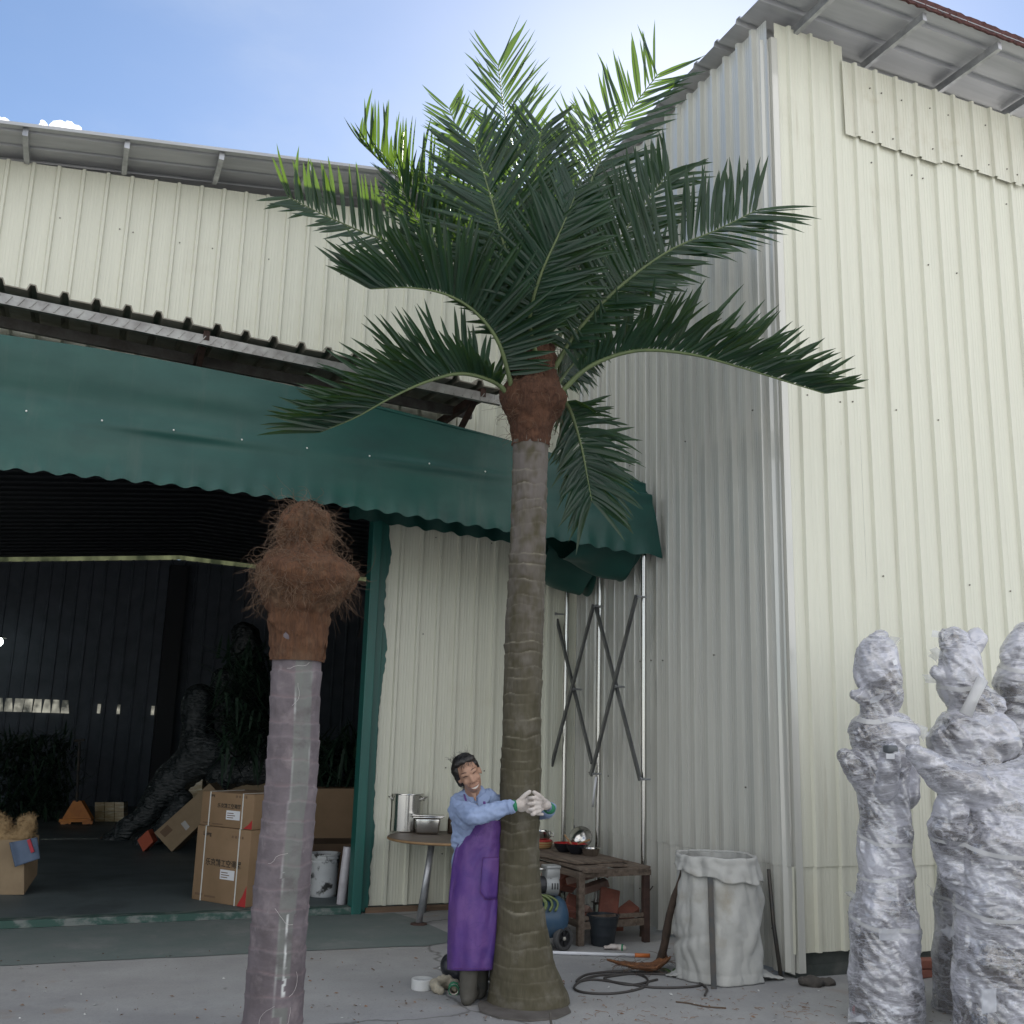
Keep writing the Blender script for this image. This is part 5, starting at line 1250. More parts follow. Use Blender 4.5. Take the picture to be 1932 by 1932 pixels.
tag(MB().beam(p1, p0 + HF * .02, .036, .012, HF).build("flat_steel_bar", darksteel), "dark flat steel bar leaning against the front of the woven sack", "steel bar", "bars propping the sack")
p1 = ground(1474, 1846); p0 = onH(1450, 1640, p1.dot(HF) + .05)
tag(MB().tube([p1, (p0 + p1) / 2 + sd * -.01, p0], [.015, .014, .013], 8).build("thin_steel_rod", darksteel, None, True), "thin dark rod standing between the woven sack and the shed corner", "rod", "bars propping the sack")
p1 = ground(1240, 1826); p0 = onH(1293, 1620, sackc.dot(HF) - .10)
pts = [p1 + (p0 - p1) * t + sd * (.010 * sin(t * 9)) for t in [i / 12 for i in range(13)]]
tag(MB().tube(pts, [.030 - .008 * t / 12 + (.004 if t in (4, 8) else 0) for t in range(13)], 10).build("branch_prop", mat("dark_branch_bark", (.085, .058, .042), .9, col2=(.05, .036, .028), ns=9, stretch=(3, 3, 1), bump=.6, bs=25), None, True), "knotty brown branch leaning against the left side of the woven sack", "branch")
tag(MB().tube([onH(1279, 1627 - 0, sackc.dot(HF)) + Vector((0, 0, -.02)) + sd * .32, onH(1336, 1650, sackc.dot(HF) + .05), onH(1327, 1636, sackc.dot(HF) + .05), onH(1320, 1624, sackc.dot(HF) + .05)][1:], .006, 6).build("bent_wire", darksteel, None, True), "short bent wire poking out of the open woven sack", "wire")
# coir sheath
P0, P1 = ground(1262, 1832), ground(1146, 1830)
def sheath(u, v):
    p = P0.lerp(P1, u); wd = (.075 * (1 - u) ** .7 + .012) 
    return p + Vector((0, 0, .012 + .12 * max(0, .25 - u) * 2 + .05 * u * u + wd * .5 * (2 * v - 1) ** 2)) + HF * (wd * (2 * v - 1) * 1.2 - .16 * sin(u * pi) * .6) + Vector((noise.noise(Vector((u * 9, v * 4, 1))), noise.noise(Vector((u * 9, v * 4, 5))), .6 * noise.noise(Vector((u * 8, v * 5, 9))))) * .012
b = MB(); b.grid(sheath, 40, 12); sh_ = thing("coir_sheath", "curled brown coir sheath lying on the ground at the foot of the branch", "coir sheath", (P0.x, P0.y, 0)); o = b.build("sheath", mat("orange_brown_fibre", (.25, .11, .045), .9, col2=(.14, .06, .03), ns=7, stretch=(2, 2, 8), bump=.6, bs=14, bstretch=(3, 3, 12)), sh_, True); o.modifiers.new("thick", 'SOLIDIFY').thickness = .008
r_ = random.Random(6); b = MB()
for _ in range(90):
    p = sheath(r_.random(), r_.random()); v = Vector((r_.uniform(-1, 1), r_.uniform(-1, 1), r_.uniform(0, .7))).normalized(); pts = [p]
    for k in range(5): v = (v + Vector((r_.uniform(-.4, .4), r_.uniform(-.4, .4), -.15))).normalized(); p = p + v * .022; pts.append(Vector((p.x, p.y, max(p.z, .004))))
    b.tube(pts, .0013, 3, False)
tag(b.build("loose_fibre", hairm, sh_), kind='stuff')
b = MB(); c = ground(1268, 1838)
for k in range(9):
    a = r_.uniform(0, 6.3); d = Vector((cos(a), sin(a), .5)); b.grid(lambda u, v: c + d * .09 * v + Vector((-d.y, d.x, 0)) * (u - .5) * .022 * sin(max(.05, v) * pi) + Vector((0, 0, .01 - .03 * v * v)), 3, 6)
tag(b.build("green_sprig", mat("sprig_leaf", (.05, .13, .03), .6)), "small green weed sprig beside the coir sheath and the sack", "weed")
# cable coil
def cable(pts, rad, name, label, mt):
    P = [ground(x, y, rad) for x, y in pts]; C = catmull(P, len(P) * 10)
    tag(MB().tube(C, rad, 6).build(name, mt, None, True), label, "cable")
cable([(1330, 1878), (1332, 1863), (1300, 1845), (1250, 1838), (1190, 1837), (1120, 1842), (1084, 1860), (1100, 1872), (1160, 1874), (1215, 1862), (1217, 1843), (1170, 1833), (1110, 1838), (1088, 1852), (1120, 1848), (1175, 1855), (1235, 1863), (1300, 1862), (1322, 1856), (1290, 1842), (1225, 1834), (1180, 1838), (1140, 1846), (1190, 1858), (1240, 1848)], .008, "cable_coil", "thin dark cable lying in loose loops on the concrete in front of the sack", mat("cable_rubber", (.05, .045, .042), .6))
cable([(1275, 1890), (1300, 1893), (1330, 1899), (1370, 1902)], .005, "twig", "thin dry twig lying on the concrete in front of the sack", mat("dry_twig", (.10, .07, .05), .9))
b = MB()
for k in range(3):
    d = Vector((r_.uniform(-.1, .3), 0, 1)); p = Vector((4.63, 7.55 + .03 * k, .0)) if k else onX(1205, 1770, 4.60); 
p = onX(1213, 1720, 4.66); b.tube([onX(1208, 1780, 4.6) * 1.0, onX(1213, 1720, 4.63), onX(1222, 1685, 4.66), onX(1232, 1672, 4.68)], [.014, .012, .007, .004], 6)
tag(b.build("dead_branch", bpy.data.materials["dark_branch_bark"], None, True), "short dead branch leaning on the workbench corner against the front awning post", "branch")
# ================================================================== wrapped statues
def wrapmat(name, seed, core, cover):
    mt = bpy.data.materials.new(name); mt.use_nodes = True; N = mt.node_tree.nodes; N.clear(); n = N.new; L = mt.node_tree.links.new
    o = n("ShaderNodeOutputMaterial"); tc = n("ShaderNodeTexCoord"); mp = n("ShaderNodeMapping"); mp.inputs['Location'].default_value = (seed, seed * 2, 0); L(tc.outputs['Object'], mp.inputs['Vector'])
    b = n("ShaderNodeBsdfPrincipled"); b.inputs['Roughness'].default_value = .10; b.inputs['Specular IOR Level'].default_value = .8
    tr = n("ShaderNodeBsdfTransparent"); tr.inputs[0].default_value = (.93, .93, .95, 1)
    tl = n("ShaderNodeBsdfTranslucent"); tl.inputs[0].default_value = (.8, .81, .87, 1)
    m1 = n("ShaderNodeMixShader"); m1.inputs[0].default_value = .25; L(tl.outputs[0], m1.inputs[2])
    m2 = n("ShaderNodeMixShader"); df = n("ShaderNodeBsdfDiffuse"); df.inputs[0].default_value = (.70, .70, .77, 1); L(df.outputs[0], m1.inputs[1])
    gl = n("ShaderNodeBsdfGlossy"); gl.inputs['Roughness'].default_value = .09; gl.inputs[0].default_value = (1, 1, 1, 1)
    fz = n("ShaderNodeLayerWeight"); fz.inputs[0].default_value = .30; fm2 = n("ShaderNodeMapRange"); fm2.inputs['To Min'].default_value = .10; fm2.inputs['To Max'].default_value = .75; L(fz.outputs['Fresnel'], fm2.inputs['Value'])
    m3 = n("ShaderNodeMixShader"); L(fm2.outputs[0], m3.inputs[0]); L(m2.outputs[0], m3.inputs[1]); L(gl.outputs[0], m3.inputs[2])
    L(tr.outputs[0], m2.inputs[1]); L(m1.outputs[0], m2.inputs[2]); L(m3.outputs[0], o.inputs[0])
    big = n("ShaderNodeTexNoise"); big.inputs['Scale'].default_value = 3.4; big.inputs['Detail'].default_value = 7; big.inputs['Distortion'].default_value = 1.3
    ms = n("ShaderNodeMapping"); ms.inputs['Rotation'].default_value = (.7, .8, .2); ms.inputs['Scale'].default_value = (1, 1, 2.2); L(mp.outputs[0], ms.inputs['Vector']); L(ms.outputs[0], big.inputs['Vector'])
    r = n("ShaderNodeMapRange"); r.inputs['From Min'].default_value = .36; r.inputs['From Max'].default_value = .68; r.inputs['To Min'].default_value = cover[0]; r.inputs['To Max'].default_value = cover[1]; at_ = n('ShaderNodeAttribute'); at_.attribute_name = 'cover'; r.inputs['From Min'].default_value = .0; r.inputs['From Max'].default_value = 1.; L(at_.outputs['Fac'], r.inputs['Value'])
    lw = n("ShaderNodeLayerWeight"); lw.inputs[0].default_value = .35
    ad = n("ShaderNodeMath"); ad.operation = 'ADD'; ad.use_clamp = True; sc = n("ShaderNodeMath"); sc.operation = 'MULTIPLY'; sc.inputs[1].default_value = .45; L(lw.outputs['Facing'], sc.inputs[0]); L(r.outputs[0], ad.inputs[0]); L(sc.outputs[0], ad.inputs[1])
    acc = ad.outputs[0]
    for scl, rot_, amt in ((3.4, (.9, .5, .3), .36), (8, (-.8, .4, 1.1), .20), (20, (.6, -.5, .2), .07)):     # whitened creases of the film
        m4 = n("ShaderNodeMapping"); m4.inputs['Rotation'].default_value = rot_; m4.inputs['Scale'].default_value = (1, 1, 3.2); L(mp.outputs[0], m4.inputs['Vector'])
        c4 = n("ShaderNodeTexNoise"); c4.inputs['Scale'].default_value = scl; c4.inputs['Detail'].default_value = 5; c4.inputs['Roughness'].default_value = .6; c4.inputs['Distortion'].default_value = .8; L(m4.outputs[0], c4.inputs['Vector'])
        a4 = n("ShaderNodeMath"); a4.operation = 'SUBTRACT'; a4.inputs[1].default_value = .5; L(c4.outputs['Fac'], a4.inputs[0])
        b4 = n("ShaderNodeMath"); b4.operation = 'ABSOLUTE'; L(a4.outputs[0], b4.inputs[0])
        r4 = n("ShaderNodeMapRange"); r4.inputs['From Min'].default_value = .045; r4.inputs['From Max'].default_value = .0; r4.inputs['To Max'].default_value = amt; L(b4.outputs[0], r4.inputs['Value'])
        s4 = n("ShaderNodeMath"); s4.operation = 'ADD'; s4.use_clamp = True; L(acc, s4.inputs[0]); L(r4.outputs[0], s4.inputs[1]); acc = s4.outputs[0]
    L(acc, m2.inputs[0])
    b.inputs['Base Color'].default_value = (.80, .80, .86, 1)
    vo = n("ShaderNodeTexVoronoi"); vo.inputs['Scale'].default_value = 75; L(tc.outputs['Object'], vo.inputs['Vector'])
    bp = n("ShaderNodeBump"); bp.inputs['Strength'].default_value = .35; bp.inputs['Distance'].default_value = .004; bp.invert = True; L(vo.outputs['Distance'], bp.inputs['Height'])
    wr = n("ShaderNodeTexNoise"); wr.noise_type = 'RIDGED_MULTIFRACTAL'; wr.inputs['Scale'].default_value = 8; wr.inputs['Detail'].default_value = 8; wr.inputs['Roughness'].default_value = .6; wr.inputs['Distortion'].default_value = .6; L(ms.outputs[0], wr.inputs['Vector'])
    b2 = n("ShaderNodeBump"); b2.inputs['Strength'].default_value = .8; b2.inputs['Distance'].default_value = .016; L(wr.outputs['Fac'], b2.inputs['Height']); L(bp.outputs[0], b2.inputs['Normal']); L(b2.outputs[0], df.inputs['Normal']); L(b2.outputs[0], gl.inputs['Normal']); L(b2.outputs[0], fz.inputs['Normal'])
    return mt
bubble = wrapmat("bubble_wrap", 1.3, None, (.12, .95))
bubble2 = wrapmat("thin_bubble_wrap", 4.1, None, (.06, .85))
corem = mat("brown_statue_surface", (.085, .065, .045), .8, col2=(.05, .038, .026), ns=8, bump=.4, bs=18, col3=(.12, .10, .075), ns3=6, lo3=.5, hi3=.7)
clearfilm = bpy.data.materials.new("stretch_film"); clearfilm.use_nodes = True
_n = clearfilm.node_tree.nodes; _l = clearfilm.node_tree.links.new; _b = bsdf(clearfilm); _b.inputs['Base Color'].default_value = (.75, .77, .82, 1); _b.inputs['Roughness'].default_value = .15; _b.inputs['Alpha'].default_value = .45
tapem = mat("clear_packing_tape", (.70, .70, .70), .15); bsdf(tapem).inputs["Alpha"].default_value = .6
def wrapped(name, label, base, caps, seed, bands=(), mt=None, vox=.016, ribs=1.0):
    """caps: list of ((px,py,d),(px,py,d),r0,r1) in metres; bands: (z px list) tape rings"""
    hb = base.dot(HF); o = thing(name, label, "statue", (base.x, base.y, 0), "bubble-wrapped statues beside the shed")
    b = MB(); k = MB()
    for (a, c, r0, r1) in caps:
        pa, pc_ = onH(a[0], a[1], hb + a[2]), onH(c[0], c[1], hb + c[2])
        b.capsule(pa, pc_, r0, r1, 18); k.capsule(pa, pc_, max(.012, r0 - .030), max(.012, r1 - .030), 14)
    ax = onH(base.x, 0, hb) if False else None
    def fold(p, n):
        th = math.atan2(p.y - base.y, p.x - base.x)
        s = p.z * 17 + th * 1.5 * (1 if (seed + int(p.z * 1.2)) % 2 else -1) + 2.4 * noise.noise(p * 2.4 + Vector((seed, 0, 0)))
        d = .007 * sin(s) + .006 * (.3 - abs(noise.noise(Vector((p.x * 9, p.y * 9, p.z * 15 + th * 2.5)))) * 2) + .009 * (1 - abs(noise.noise(Vector((p.x * 7, p.y * 7, p.z * 13 + th * 2)))) * 2) + .009 * noise.noise(p * 6 + Vector((0, seed, 0))) + .005 * noise.noise(Vector((p.x * 14, p.y * 14, p.z * 24 + th * 4))) + .002 * noise.noise(p * 42)
        q = p + n * d * ribs
        return Vector((q.x, q.y, max(q.z, .004)))
    w_ = remesh(b, .012, 2, .5, fold)
    cov = []
    for p in w_.v:
        th = math.atan2(p.y - base.y, p.x - base.x); q = p + Vector((seed * 3.1, 0, 0))
        ph = p.z / .34 + th / (2 * pi) * (1 if (seed + int(p.z * .8)) % 2 else -1) + .45 * noise.noise(q * 1.6) + .12 * noise.noise(q * 6); fr_ = ph % 1
        edge_ = max(0, 1 - fr_ / .07)
        cov.append(min(1, max(0, (.52 if fr_ < .42 else .26) + .30 * edge_ + .85 * noise.noise(q * 3.4) + .38 * noise.noise(Vector((q.x * 11, q.y * 11, q.z * 20 + th * 3)))))) 
    w_.c = dict(cover=cov)
    kk = remesh(k, vox, 2, .5, lambda p, n: Vector((p.x, p.y, max(p.z, .006))) + n * (.012 * noise.noise(p * 9)))
    kk.build("figure", corem, o, True)
    wo = w_.build("bubble_wrap", mt or bubble, o, True)
    tr = BVHTree.FromPolygons(w_.v, w_.f); b = MB()
    for (px, py, dz, tilt, wd) in bands:
        c0 = onH(px, py, hb); N_ = 40; vs = []
        for i in range(N_):
            a = 2 * pi * i / N_; d = Vector((cos(a), sin(a), 0)); oo = []
            for s_ in (-.5, .5):
                org = c0 + d * .9 + Vector((0, 0, tilt * cos(a - 2.0) + s_ * wd * .6 + .012 * sin(a * 3)))
                h = tr.ray_cast(org, -d)
                oo.append((h[0] + d * .006) if h[0] is not None else org - d * .7)
            vs.append(oo)
        fl = [p for q in vs for p in q]
        fs = [(2 * i, 2 * ((i + 1) % N_), 2 * ((i + 1) % N_) + 1, 2 * i + 1) for i in range(N_) if (fl[2 * i] - fl[2 * ((i + 1) % N_)]).length < .2]
        b.add(fl, fs)
    # loose edges of film standing off the wrap
    q4 = random.Random(seed); b_ = MB()
    for _ in range(9):
        f_ = w_.f[q4.randrange(len(w_.f))]; p0_ = w_.v[f_[0]]
        if p0_.z < .3: continue
        n_ = (p0_ - Vector((base.x, base.y, p0_.z))).normalized(); t_ = Vector((-n_.y, n_.x, q4.uniform(-.6, .6))).normalized(); u_ = n_.cross(t_)
        Lf, Hf = q4.uniform(.10, .22), q4.uniform(.03, .07)
        b_.grid(lambda u, v: p0_ + t_ * Lf * (u - .5) + u_ * Hf * v + n_ * (.008 + .035 * v * v + .012 * sin(u * 9 + seed) * v - .06 * (u - .5) ** 2), 8, 4)
    for fl_ in split_build(b_, "film_flap", clearfilm, wo, True): pass
    if bands: split_build(b, "packing_tape", tapem, wo, True)
    return o, hb
SA = ground(1672, 1925)
hA = SA.dot(HF)
wrapped("wrapped_statue", "tall slim bubble-wrapped statue with twisted wrap and a raised square-ended arm, left of the group", SA, [
    ((1672, 1912, 0), (1668, 1730, 0), .215, .195), ((1668, 1730, 0), (1672, 1690, 0), .195, .165), ((1672, 1690, 0), (1668, 1480, 0), .168, .150), ((1668, 1480, 0), (1665, 1400, 0), .15, .175), ((1648, 1390, -.0), (1690, 1390, 0), .15, .15),
    ((1658, 1345, 0), (1662, 1310, 0), .11, .125), ((1630, 1310, -.02), (1622, 1305, -.02), .05, .02), ((1658, 1275, 0), (1655, 1235, 0), .145, .13), ((1655, 1235, 0), (1658, 1212, 0), .12, .06), ((1660, 1214, 0), (1661, 1203, 0), .055, .045),
    ((1645, 1320, -.03), (1612, 1312, -.05), .07, .03), ((1610, 1440, -.05), (1592, 1425, -.06), .05, .03), ((1610, 1440, -.05), (1640, 1480, -.02), .07, .09), ((1705, 1405, .05), (1706, 1500, .05), .09, .09),
    ((1672, 1490, -.17), (1680, 1415, -.24), .062, .056)], 3, ((1672, 1585, 0, .03, .035), (1672, 1655, 0, -.02, .03), (1665, 1740, 0, .03, .04), (1662, 1360, 0, .0, .05)))
b = MB(); e = onH(1680, 1414, hA - .27); b.bbox(e, (.075, .06, .05), bev=.012); tag(b.build("wrapped_arm_cap", mat("grey_taped_cap", (.10, .11, .12), .4)), None, None)
bpy.data.objects.remove(bpy.data.objects["wrapped_arm_cap"])
q_ = bpy.data.objects["wrapped_statue"]
b.build("arm_end_cap", bpy.data.materials["grey_taped_cap"], q_, True)
b = MB(); b.beam(onH(1680, 1432, hA - .315), onH(1680, 1422, hA - .32), .05, .002, HF); b.build("paper_tag", whitep, q_); b = MB(); b.beam(onH(1685, 1251, hA - .16), onH(1692, 1248, hA - .15), .03, .003, HF); b.build("paper_tag", whitep, q_)
SB = ground(1838, 1915); SB = SB + HF * .12
wrapped("wrapped_statue", "bubble-wrapped statue with a white taped tube on its chest, behind the bulky one", SB, [
    ((1805, 1905, .05), (1800, 1700, .05), .12, .12), ((1835, 1900, 0), (1838, 1650, 0), .24, .22), ((1838, 1650, 0), (1830, 1450, 0), .22, .20), ((1830, 1450, 0), (1822, 1390, 0), .20, .20), ((1790, 1400, 0), (1872, 1390, 0), .14, .17), ((1835, 1340, 0), (1815, 1300, 0), .13, .15),
    ((1815, 1285, 0), (1810, 1245, 0), .15, .13), ((1806, 1235, 0), (1803, 1205, 0), .10, .075), ((1786, 1215, 0), (1782, 1200, 0), .05, .04), ((1835, 1222, .05), (1843, 1205, .05), .065, .06), ((1782, 1275, -.02), (1768, 1268, -.02), .05, .035),
    ((1785, 1400, .0), (1766, 1385, -.03), .05, .025), ((1850, 1310, 0), (1880, 1330, 0), .07, .06)], 8, ((1822, 1300, 0, .0, .05), (1835, 1560, 0, .04, .035), (1835, 1690, 0, -.03, .03)))
oB = bpy.data.objects["wrapped_statue.001"]
hB = SB.dot(HF); b = MB(); b.tube([onH(1853, 1283, hB - .24), onH(1836, 1318, hB - .26), onH(1822, 1349, hB - .25)], [.040, .034, .042], 12); b.build("taped_tube", tapem, oB, True)
SCc = ground(1945, 1910); SCc += HF * .3
wrapped("wrapped_statue", "bubble-wrapped statue with glossy clear film at the right edge, its head highest of the group", SCc, [
    ((1950, 1900, 0), (1950, 1600, 0), .26, .24), ((1950, 1600, 0), (1935, 1440, 0), .24, .19), ((1935, 1440, 0), (1925, 1370, 0), .16, .14), ((1920, 1340, 0), (1930, 1290, 0), .15, .17), ((1925, 1290, 0), (1935, 1225, 0), .17, .13), ((1930, 1235, 0), (1938, 1200, 0), .15, .10), ((1905, 1340, -.03), (1884, 1322, -.05), .07, .03),
    ((1905, 1250, -.02), (1898, 1240, -.02), .06, .05)], 5, ((1930, 1265, 0, .03, .05),))
SD = ground(1900, 1960)
wrapped("wrapped_statue", "bulky bubble-wrapped statue in front stretching a long wrapped arm toward the slim one", SD, [
    ((1890, 1955, 0), (1880, 1760, 0), .26, .23), ((1880, 1760, 0), (1885, 1600, 0), .23, .25), ((1885, 1600, 0), (1915, 1520, 0), .25, .22), ((1960, 1500, 0), (1900, 1500, 0), .26, .17), ((1900, 1500, 0), (1850, 1490, -.04), .16, .13), ((1850, 1490, -.04), (1780, 1462, -.12), .13, .10), ((1780, 1462, -.12), (1724, 1418, -.20), .095, .045),
    ((1724, 1418, -.20), (1716, 1414, -.21), .045, .03), ((1795, 1500, -.08), (1790, 1560, -.02), .07, .12), ((1960, 1940, 0), (1960, 1600, 0), .22, .24), ((1800, 1590, .05), (1815, 1640, .05), .12, .14)], 11, ((1885, 1600, 0, .05, .04), (1885, 1720, 0, .03, .035)), bubble2)
oD = bpy.data.objects["wrapped_statue.003"]; hD = SD.dot(HF)
b = MB(); b.grid(lambda u, v: onH(1852 + 28 * u, 1868 + 45 * v - 4 * u, hD - .27 - .02 * sin(u * 3)), 5, 5); b.build("plastic_pouch", clearfilm, oD, True)
# litter of film and red piece at their feet, bricks under the shed edge
c = ground(1655, 1922); b = MB(); b.grid(lambda u, v: ground(1600 + 130 * u, 1905 + 24 * v, .02) + Vector((0, 0, .05 * abs(noise.noise(Vector((u * 5, v * 4, 2)))) + .03 * sin(u * pi) * sin(v * pi))), 40, 14)
tag(b.build("plastic_sheet", clearfilm, None, True), "crumpled clear plastic sheet on the ground in front of the slim wrapped statue", "plastic sheet")
b = MB(); c = ground(1622, 1921); b.bbox(c + Vector((0, 0, .035)), (.10, .06, .06), Matrix.Rotation(.5, 3, 'Z') @ Matrix.Rotation(.3, 3, 'Y'), bev=.012); tag(b.build("red_scrap", mat("red_plastic", (.42, .03, .025), .45)), "bright red plastic scrap on the ground at the bottom of the slim wrapped statue", "scrap")
for i, (x, y, z, a, lab) in enumerate(((1738, 1845, .05, .1, "red brick lower in the stack under the shed wall edge, right of the slim statue"), (1742, 1832, .11, -.12, "red brick upper in the stack under the shed wall edge, right of the slim statue"))):
    p = onY(x, 1838, 6.02); p.z = z - .02; b = MB(); b.bbox(p, (.23, .11, .055), Matrix.Rotation(a, 3, 'Z'), bev=.005); tag(b.build("brick", brick1), lab, "brick", "bricks under the shed wall")
p = ground(1518, 1862); b = MB(); b.ell(p + Vector((.08, .02, .02)), (.10, .07, .04)); b.ell(p + Vector((.2, .0, .015)), (.06, .05, .03)); tag(remesh(b, .012, 2, .5, lambda p, n: p + n * .018 * noise.noise(p * 22)).build("earth_clod", mat("dark_earth", (.06, .055, .05), .95, col2=(.09, .08, .07), ns=14, bump=.5, bs=30), None, True), "dark earth clod at the foot of the shed corner plinth", "clod")

# ================================================================== inside the workshop
def text_mesh(txt, size, name, mt, parent, M, ext=.0006):
    cu = bpy.data.curves.new("t", 'FONT'); cu.body = txt; cu.size = size; cu.extrude = ext; cu.align_x = 'CENTER'; cu.align_y = 'CENTER'; cu.offset = size * .012
    o = bpy.data.objects.new("t", cu); COL.objects.link(o); dg = bpy.context.evaluated_depsgraph_get(); dg.update()
    me = bpy.data.meshes.new_from_object(o.evaluated_get(dg)); bpy.data.objects.remove(o); bpy.data.curves.remove(cu)
    me.materials.clear(); me.materials.append(mt); me.transform(M); me.name = name
    ob = bpy.data.objects.new(name, me); link(ob, parent); return ob
FZ = .046
A0, B0 = ground(361, 1696, FZ), ground(463, 1713, FZ)
ex = (B0 - A0); wid_ = ex.length; ex.normalize(); ez = Vector((0, 0, 1)); ey = ex.cross(ez) * -1.0
ey = ez.cross(ex); 
if ey.dot(HF) < 0: ey = -ey
CR = Matrix((ex, ey, ez)).transposed()
def carton(org, wd, dp, ht, label, cat, group, R3=CR, shade=None, name="cardboard_box", rot=None):
    o = thing(name, label, cat, org, group)
    b = MB(); ct = org + R3 @ Vector((wd / 2, dp / 2, ht / 2)); b.bbox(ct, (wd, dp, ht), R3, bev=.006); b.build("box_shell", shade or kraft, o, True, angle=30)
    return o
def fm(org, x, y, z, R3=CR):  # matrix for marks on the front face
    m_ = Matrix((R3 @ Vector((1, 0, 0)), R3 @ Vector((0, 0, 1)), R3 @ Vector((0, -1, 0)))).transposed().to_4x4(); m_.translation = org + R3 @ Vector((x, y, z)); return m_
def mark(o, org, x0, z0, x1, z1, mt, name, y=-.002, th=.0015, R3=CR):
    b = MB(); b.box(org + R3 @ Vector(((x0 + x1) / 2, y, (z0 + z1) / 2)), (x1 - x0, th, z1 - z0), R3); return b.build(name, mt, o)
greyprint = mat("grey_brown_print", (.16, .10, .06), .8)
H1 = .655
def brand(o, org, wd, ht, size, zt, hb):
    text_mesh("乐京精工空调器", size, "chinese_lettering", inkm, o, fm(org, wd * .54, -.0012, zt))
    text_mesh("Lejing", size * .7, "brand_lettering", inkm, o, fm(org, wd * .20, -.0012, ht * .90))
    for k in range(4): mark(o, org, wd * (.66 + .06 * k), ht * .875, wd * (.69 + .06 * k), ht * .875 + wd * .03, greyprint, "handling_mark")
    mark(o, org, wd * .06, ht * .07, wd * .20, ht * .10, greyprint, "small_print"); mark(o, org, wd * .24, ht * .06, wd * .44, ht * .085, greyprint, "small_print"); 
    for s_ in (.17, .80):
        b = MB(); b.box(org + CR @ Vector((wd * s_, -.003, ht / 2)), (.012, .003, ht), CR); b.box(org + CR @ Vector((wd * s_, .2, ht + .0025)), (.012, .41, .003), CR); b.build("strapping_band", strapm, o)
    lb = mark(o, org, wd * .50, zt - hb, wd * .76, zt - hb + wd * .115, whitep, "address_label", y=-.003)
    for k in range(3): mark(lb, org, wd * .52, zt - hb + wd * (.02 + .028 * k), wd * (.64 + .03 * (k % 2)), zt - hb + wd * (.03 + .028 * k), greyprint, "printed_line", y=-.0042)
    b = MB(); v3 = [org + CR @ Vector(p) for p in ((wd * .84, -.0015, .004), (wd - .004, -.0015, .004), (wd - .004, -.0015, ht * .28), (wd * .93, -.0015, ht * .14))]; b.add(v3, [(0, 1, 2, 3)]); b.build("red_corner", redprint, o)
o1 = carton(A0, wid_, .52, H1, "lower brown air conditioner carton of the stacked pair, with white straps and black Chinese lettering", "carton", "printed cartons stacked inside the doorway")
brand(o1, A0, wid_, H1, .068, H1 * .52, .13)
o2 = carton(A0 + CR @ Vector((.015, .01, H1 + .004)), wid_ - .02, .50, .305, "flat upper air conditioner carton stacked on the larger one, with white label and red corner", "carton", "printed cartons stacked inside the doorway")
brand(o2, A0 + CR @ Vector((.015, .01, H1 + .004)), wid_ - .02, .305, .045, .185, .115)
filmd = mat("dark_glossy_film", (.022, .028, .030), .22, col2=(.05, .055, .058), ns=8, stretch=(1, 1, 3), lo=.5, hi=.75, bump=1.0, bs=12, bdist=.04, spec=.7)
darkleaf = mat("dark_stored_leaves", (.012, .03, .018), .5, col2=(.02, .045, .025), ns=6)
# tilted carton leaning behind the stack
hT = ground(330, 1607, FZ).dot(HF) + .1
def quadbox(name, pts, h, depth, mt, label, cat, group=None):
    P = [onH(x, y, h) for x, y in pts]; N = [p + HF * depth for p in P]
    o = thing(name, label, cat, (sum((p.x for p in P)) / 4, sum((p.y for p in P)) / 4, min(p.z for p in P)), group)
    b = MB(); b.add(P + N, [(0, 1, 2, 3), (7, 6, 5, 4), (0, 4, 5, 1), (1, 5, 6, 2), (2, 6, 7, 3), (3, 7, 4, 0)]); b.build("box_shell", mt, o); return o
hT = ground(325, 1608, FZ).dot(HF)
tb = quadbox("cardboard_box", [(324, 1607), (291, 1571), (395, 1478), (425, 1510)], hT, .35, kraft2, "brown carton tilted on its corner behind the printed stack", "carton", "plain cartons in the workshop")
b = MB(); P = [onH(x, y, hT - .004) for x, y in ((341, 1554), (349, 1548), (358, 1560), (351, 1567))]; b.add(P, [(0, 1, 2, 3)]); b.build("tape_piece", tapem, tb)
b = MB(); P = [onH(x, y, hT - .003) for x, y in ((301, 1570), (316, 1556), (326, 1566), (311, 1580))]; b.add(P, [(0, 1, 2, 3)]); b.build("small_print", greyprint, tb)
shinyk = mat("film_wrapped_cardboard", (.34, .26, .14), .2, col2=(.5, .44, .30), ns=7, stretch=(1, 1, 4), lo=.5, hi=.65, bump=.6, bs=16, coat=.6)
quadbox("wrapped_carton", [(341, 1500), (338, 1430), (384, 1428), (380, 1512)], hT + 1.2, .4, shinyk, "upright carton in shiny film behind the tilted box", "carton", "plain cartons in the workshop")
quadbox("cardboard_box", [(588, 1590), (586, 1488), (668, 1488), (668, 1590)], ground(620, 1640, FZ).dot(HF), .5, kraft, "big brown carton behind the white bucket, upper one", "carton", "plain cartons in the workshop")
quadbox("cardboard_box", [(560, 1668), (560, 1592), (672, 1592), (672, 1668)], ground(620, 1668, FZ).dot(HF), .6, mat("dark_cardboard", (.14, .09, .055), .85), "dark carton on the floor behind the white bucket, lower one", "carton", "plain cartons in the workshop")
quadbox("cardboard_box", [(428, 1540), (428, 1478), (500, 1476), (500, 1540)], hT + .9, .5, kraft2, "brown carton behind the printed stack, next to the left trunk", "carton", "plain cartons in the workshop")
c = ground(270, 1607, FZ); hX = c.dot(HF); quadbox("orange_carton", [(270, 1607), (259, 1585), (279, 1566), (289, 1588)], hX, .18, mat("orange_red_card", (.36, .07, .03), .7), "small orange-red carton on its corner on the workshop floor", "carton")
